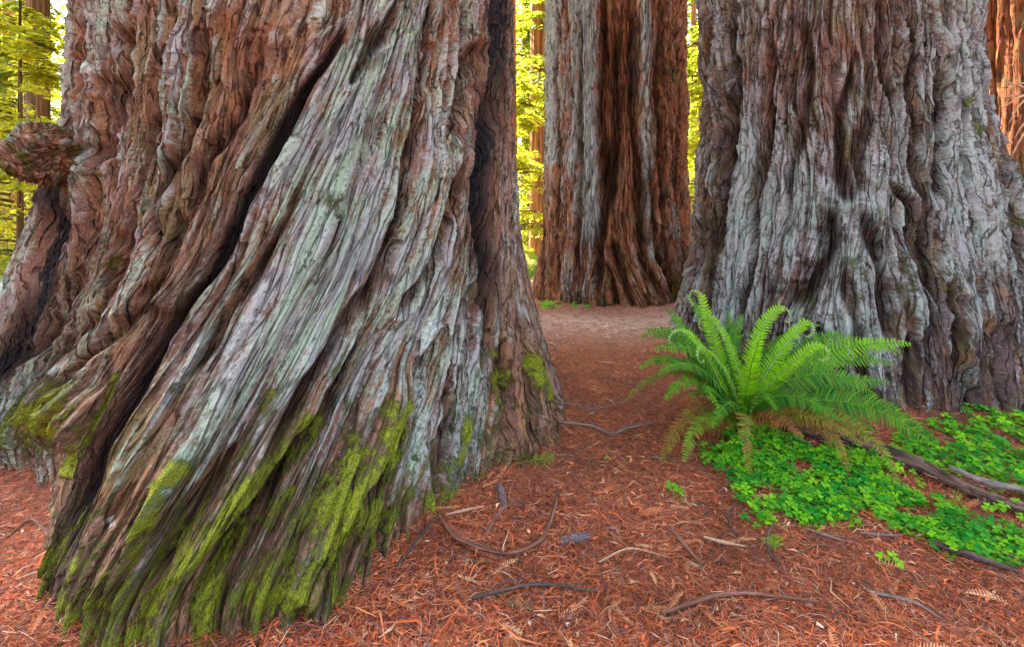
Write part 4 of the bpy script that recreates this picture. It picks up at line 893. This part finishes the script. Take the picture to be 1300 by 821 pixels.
def sprig(px, py, n, lab, s=.018, spread=.035, h=.03, tint=.7, cat='seedling'):
    p = gpt(px, py); cs = [p + np.array([rng.normal() * spread, rng.normal() * spread, h + rng.uniform(0, .015)]) for _ in range(n)]
    if n == 1: cs = [p + np.array([0, 0, h])]
    t = empty('clover_sprig', tuple(p)); tag(t, lab, cat)
    for c0 in cs:
        V, q, c = clover([c0], [s * rng.uniform(.8, 1.2)], [np.clip(tint + rng.normal() * .15, 0, 1)])
        np_mesh('leaf', V - p, q, M['oxalis'], True, {'tint': ('FLOAT_COLOR', c)}, t)
sprig(856, 630, 4, 'small clover like sprig alone on the litter left of the green patch', spread=.022)
sprig(771, 583, 1, 'single tiny green leaf on the red litter of the path', s=.014, h=.01)
sprig(1130, 722, 3, 'tiny pale green sprig at the bottom below the green patch', spread=.02)
sprig(1285, 655, 7, 'loose clover like sprig below the end of the fallen branch', spread=.05)
sprig(697, 391, 9, 'low green seedling clump at the left foot of the middle trunk', s=.05, spread=.13, h=.05, tint=.6)
sprig(722, 392, 9, 'low green seedling clump in front of the middle trunk, right one of the pair', s=.045, spread=.13, h=.05, tint=.5)

# ------------------------------------------------------------------ fallen branch, sticks, bark pieces
def lay(pts, lift): return [gpt(x, y, l) for (x, y), l in zip(pts, lift)]
P = np.array(lay([(975, 540), (1020, 553), (1080, 570), (1150, 592), (1215, 622), (1262, 642), (1330, 662), (1420, 680)], [.01, .03, .035, .03, .025, .022, .018, .01]))
fb = tube_obj('fallen_branch', P, [.022, .030, .034, .032, .028, .026, .024, .02], M['log'], 14, .8, .55, 3, n=90)
tag(fb, 'long weathered fallen branch lying through the green leaves under the fern', 'branch')
P = np.array(lay([(1205, 615), (1250, 632), (1300, 640), (1340, 650)], [.07, .06, .05, .03]))
tag(tube_obj('fallen_branch', P, [.010, .018, .014, .010], M['twig_grey'], 10, .7, .5, 9, n=40), 'pale split branch end lying over the fallen branch at the right edge', 'branch')
ST = [
    ([(556, 662), (575, 688), (610, 704), (650, 711), (688, 692), (703, 655), (708, 626)], .0065, 'twig', 'long curved reddish twig looping across the litter by the left trunk'),
    ([(552, 668), (530, 694), (503, 728)], .006, 'twig_dark', 'dark straight stick leaning down towards the mossy trunk base'),
    ([(566, 662), (590, 656), (614, 650)], .006, 'twig_pale', 'short pale splinter on the litter by the left trunk'),
    ([(893, 690), (918, 697), (946, 702)], .006, 'twig_pale', 'pale peeled stick in front of the green patch'),
    ([(982, 672), (974, 690), (978, 712), (990, 725)], .006, 'twig_dark', 'curved grey stick standing bent below the green patch'),
    ([(700, 514), (730, 519), (752, 524), (800, 514)], .005, 'twig_grey', 'thin pale twig across the middle of the path'),
    ([(706, 541), (750, 546), (776, 556), (800, 548), (835, 541)], .0065, 'twig_grey', 'forked looking grey twig on the path nearer than the thin pale one'),
    ([(1024, 679), (1050, 688), (1076, 696)], .005, 'twig_grey', 'purple grey twig under the lower edge of the green patch'),
    ([(1092, 684), (1118, 687), (1142, 687)], .005, 'twig_grey', 'short grey twig right of the purple grey one'),
    ([(850, 678), (868, 700), (892, 728)], .007, 'twig', 'reddish root like stick running down the litter below the lone sprig'),
    ([(1185, 700), (1235, 718), (1295, 738)], .012, 'twig_dark', 'thick dark stick in the lower right corner'),
    ([(1215, 690), (1255, 704), (1310, 722)], .005, 'twig_grey', 'thin grey stick lying above the thick dark stick'),
    ([(680, 432), (700, 440), (710, 449)], .008, 'twig_grey', 'small pale stick on the path close to the left trunk'),
    ([(760, 722), (800, 705), (850, 716)], .004, 'twig_pale', 'thin straw coloured twig low in the middle of the litter'),
    ([(600, 770), (680, 752), (760, 762)], .007, 'twig_dark', 'dark bent stick at the bottom of the litter'),
    ([(840, 790), (930, 765), (1040, 775)], .008, 'twig', 'reddish stick at the very bottom below the pale peeled stick'),
    ([(1100, 760), (1160, 775), (1200, 800)], .006, 'twig_grey', 'grey stick at the very bottom under the lower right corner stick'),
    ([(10, 690), (40, 668), (62, 690), (66, 722)], .005, 'twig', 'curved reddish twig on the litter at the far left corner'),
    ([(20, 745), (60, 735), (110, 760)], .004, 'twig_pale', 'pale twig on the litter under the left corner'),
    ([(655, 640), (630, 662), (612, 700)], .003, 'twig_grey', 'fine grey twig inside the loop of the curved reddish twig'),
    ([(1030, 480), (1055, 500), (1075, 512)], .003, 'twig', None),
    ([(1000, 720), (1040, 700), (1090, 712)], .0035, 'twig', 'slim reddish twig right of the curved grey stick'),
    ([(940, 640), (925, 660), (935, 690)], .0035, 'twig_dark', 'slim dark twig left of the curved grey stick'),
]
for i, (pts, r, m, lab) in enumerate(ST):
    if lab is None: continue
    P = np.array(lay(pts, [r + .017] * len(pts))); k = [r * .7] + [r * rng.uniform(.8, 1.15) for _ in pts[1:-1]] + [r * .45]
    o = tube_obj('stick', P, k, M[m], 8, .85, .5, 50 + i, n=46)
    o.data.transform(__import__('mathutils').Matrix.Translation(-Vector(P[0]))); o.location = tuple(P[0]); tag(o, lab, 'stick')
def slab(name, pts, w, th, mat, lab, cat, seed=0):
    P = spline(np.array(lay(pts, [.012] * len(pts))), 26); V, q, t = tube(P, w * (.45 + .55 * np.sin(np.linspace(.15, PI - .15, 26))), 12, th, .45, seed)
    fl = np.zeros_like(V); fl[:26 * 12, 0] = np.tile(np.arange(12) / 12 * .3, 26); fl[:26 * 12, 1] = np.repeat(np.linspace(0, .3, 26), 12)
    o = bpy.data.meshes.new(name); o.from_pydata((V - P[13]).tolist(), [], q.tolist() + t.tolist()); o.attributes.new('flow', 'FLOAT_VECTOR', 'POINT').data.foreach_set('vector', fl.astype(np.float32).ravel())
    o.materials.append(mat); ob = bpy.data.objects.new(name, o); C.objects.link(ob); ob.location = tuple(P[13]); tag(ob, lab, cat)
slab('bark_strip', [(566, 668), (592, 690), (622, 706), (646, 722)], .022, .22, M['slab'], 'flat red strip of bark under the curved reddish twig', 'bark piece', 1)
slab('bark_strip', [(543, 640), (545, 655), (542, 672)], .013, .4, M['slab'], 'upright red sliver of bark against the left trunk base', 'bark piece', 2)
slab('wood_chip', [(633, 618), (637, 632), (639, 648)], .014, .55, M['chip'], 'small grey brown wood chip standing on the litter near the left trunk', 'wood chip', 3)
slab('wood_chip', [(712, 690), (731, 688), (748, 684)], .022, .5, M['chip'], 'blocky dark grey wood chip in the middle foreground', 'wood chip', 4)
slab('wood_chip', [(870, 716), (882, 722), (894, 724)], .007, .6, M['twig_pale'], 'tiny pale chip at the lower middle of the litter', 'wood chip', 5)
slab('dry_leaf', [(828, 582), (838, 585), (848, 588)], .011, .15, M['twig_grey'], 'pale silvery scrap of leaf at the tip of a brown fern frond', 'leaf', 6)
def cedar_sprig(name, px, py, lab, tint, brown, L=.12, ang=.9):
    p = gpt(px, py, .01); d = np.array([math.cos(ang), .15, math.sin(ang) * .5])
    V, q, c = frond_mesh(p, p + d * L * .5, p + d * L, pairs=12, plen=.035, tint=tint, brown=brown, seed=int(px)); t = empty(name, tuple(p)); t2_ = np_mesh('needles', V - p, q, M['frond'], True, {'tint': ('FLOAT_COLOR', c)}, t)
    tag(t, lab, 'sprig')
cedar_sprig('needle_sprig', 1222, 648, 'dry tan sprig propped in front of the fallen branch', .9, .6, .10, 1.8)
cedar_sprig('needle_sprig', 985, 702, 'yellow green needle sprig beside the curved grey stick', .7, .2, .10, 1.6)
cedar_sprig('needle_sprig', 668, 590, 'grey green needle sprig on the litter beside the left trunk foot', .2, .3, .12, .3)

# dead twigs catching the sun on the orange trunk
tb = empty('dead_branch', tuple(W(1330, 125, 4.6))); tag(tb, 'pale sunlit dead twigs sticking out in front of the orange trunk', 'branch')
base = W(1330, 120, 4.6)
for i, (pts) in enumerate([[(1330, 108), (1300, 106), (1268, 112)], [(1330, 118), (1298, 122), (1272, 138)], [(1330, 112), (1298, 130), (1280, 158)], [(1330, 140), (1300, 158), (1288, 176)], [(1318, 150), (1296, 176), (1284, 200)], [(1305, 115), (1290, 108), (1275, 104)], [(1300, 122), (1284, 122), (1266, 126)]]):
    P = np.array([W(x, y, 4.6 + .02 * i) for x, y in pts]) - base
    o = tube_obj('twig', P, [.016, .009, .003], M['twig_pale'], 6, 1, .3, i, parent=tb, n=14); 
tb.location = tuple(base)

# ------------------------------------------------------------------ needle litter
def litter(n):
    # depth distribution roughly even in the picture
    py = 392 + (900 - 392) * rng.random(n)**.85; px = rng.uniform(-120, 1420, n); d = F / (py - HY)
    x = (px - CX) / F * d; y = d
    keep = np.ones(n, bool)
    for T in (T1, T2, T3): keep &= np.hypot(x - T.cx, y - T.cy) > T.rad(np.arctan2(x - T.cx, -(y - T.cy)), 0 * x + .05) - .02
    x, y, d = x[keep], y[keep], d[keep]; n = len(x)
    sc_ = np.clip(d / 2.2, .8, 2.2)
    typ = rng.random(n)
    L = np.where(typ < .7, rng.uniform(.010, .032, n), rng.uniform(.03, .085, n)) * sc_**.6; Wd = np.where(typ < .7, rng.uniform(.0008, .0017, n), rng.uniform(.0013, .0026, n)) * sc_
    fl = typ > .94; L[fl] = rng.uniform(.008, .030, fl.sum()); Wd[fl] = rng.uniform(.004, .010, fl.sum()); lg = typ > .996; L[lg] = rng.uniform(.05, .16, lg.sum()); Wd[lg] = rng.uniform(.003, .007, lg.sum())
    clump = noise(x * 1.2, y * 1.2, 33) * 1.4; a = rng.uniform(0, 2 * PI, n) + clump * .6
    tilt = rng.normal(size=n) * .16; D = np.stack([np.cos(a), np.sin(a), tilt], -1)
    bend = rng.normal(size=n) * .22; S = np.stack([-np.sin(a), np.cos(a), 0 * a], -1)
    c = np.stack([x, y, gh(x, y) + rng.uniform(.004, .020, n)], -1)
    r0 = c - D * L[:, None] * .5; r2 = c + D * L[:, None] * .5; r1 = c + S * (L * bend)[:, None] + np.array([0, 0, 1.0]) * (L * .08)[:, None]
    roll = rng.normal(size=n) * .5; N = S * np.cos(roll)[:, None] + np.array([0, 0, 1.0]) * np.sin(roll)[:, None]
    w = N * Wd[:, None] * .5
    V = np.stack([r0 - w * .5, r0 + w * .5, r1 + w, r2 + w * .3, r2 - w * .3, r1 - w], 1).reshape(-1, 3)
    b = np.arange(n) * 6; Q = np.concatenate([np.stack([b, b + 1, b + 2, b + 5], -1), np.stack([b + 5, b + 2, b + 3, b + 4], -1)])
    pal = np.array([(.52, .12, .035), (.38, .075, .028), (.60, .19, .07), (.17, .055, .04), (.60, .33, .20), (.26, .13, .12), (.52, .13, .04), (.09, .045, .04), (.66, .46, .34)])
    pr = np.array([.20, .22, .12, .17, .07, .07, .06, .07, .02]); idx = rng.choice(len(pal), n, p=pr / pr.sum())
    col = pal[idx] * rng.uniform(.8, 1.15, (n, 1)); g = np.exp(-(((x - 1.0) / 1.5)**2 + ((y - 5.3) / .8)**2))[:, None] * .75
    col = col * (1 - g) + np.array([.62, .45, .38]) * g
    col = col * np.clip(1 + .55 * noise(x * 1.6, y * 1.6, 34) + .3 * noise(x * 5, y * 5, 35), .45, 1.5)[:, None]
    col = np.repeat(np.concatenate([col, np.ones((n, 1))], 1), 6, 0)
    tag(np_mesh('needle_litter', V, Q, M['litter'], False, {'tint': ('FLOAT_COLOR', col)}), 'red brown needles and twig bits covering the forest floor', 'litter', kind='stuff')
litter(150000)
def spray_litter(n):
    py = 400 + 480 * rng.random(n)**.9; px = rng.uniform(-100, 1400, n); Vs, Qs, Cs = [], [], []; off = 0
    for i in range(n):
        d = F / (py[i] - HY); x = (px[i] - CX) / F * d; y = d
        if any(np.hypot(x - T.cx, y - T.cy) < T.rad(np.array(np.arctan2(x - T.cx, -(y - T.cy))), .05) + .02 for T in (T1, T2, T3)): continue
        z = float(gh(x, y)) + .014; a = rng.uniform(0, 6.28); L = rng.uniform(.03, .09) * min(2, max(1, d / 2.5)); k = 12
        u = np.array([math.cos(a), math.sin(a), rng.normal() * .12]); sd = np.array([-math.sin(a), math.cos(a), rng.normal() * .15]); bend = rng.normal() * .25
        t_ = np.linspace(0, 1, k); C_ = np.array([x, y, z]) + u * (t_ * L)[:, None] + sd * (bend * L * t_**2)[:, None]
        nl = L * .20 * np.sin(np.clip(t_ * .8 + .15, 0, 1) * PI)**.6; w = L * .028
        colr = np.array([(.36, .12, .05), (.48, .20, .09), (.24, .09, .05), (.55, .30, .16), (.14, .14, .05)][rng.choice(5, p=[.32, .28, .2, .15, .05])]) * rng.uniform(.8, 1.2)
        tips = []
        for sg in (-1, 1):
            D = sd * sg * .8 + u * .6; tip = C_ + D * nl[:, None] * rng.uniform(.8, 1.1, (k, 1)); tip[:, 2] += rng.uniform(0, .004, k)
            v = np.stack([C_ - u * w, C_ + u * w, tip + u * w * .4, tip - u * w * .4], 1).reshape(-1, 3)
            Vs.append(v); Qs.append(np.arange(4 * k).reshape(-1, 4) + off); off += 4 * k; Cs.append(np.tile(np.append(colr, 1), (4 * k, 1)))
        v = np.stack([C_[:-1] - sd * w * .4, C_[:-1] + sd * w * .4, C_[1:] + sd * w * .4, C_[1:] - sd * w * .4], 1).reshape(-1, 3)
        Vs.append(v); Qs.append(np.arange(len(v)).reshape(-1, 4) + off); off += len(v); Cs.append(np.tile(np.append(colr * .7, 1), (len(v), 1)))
    tag(np_mesh('needle_sprays', np.vstack(Vs), np.vstack(Qs), M['litter'], False, {'tint': ('FLOAT_COLOR', np.vstack(Cs))}), 'dry brown needle sprays scattered over the forest floor', 'litter', kind='stuff')
spray_litter(650)
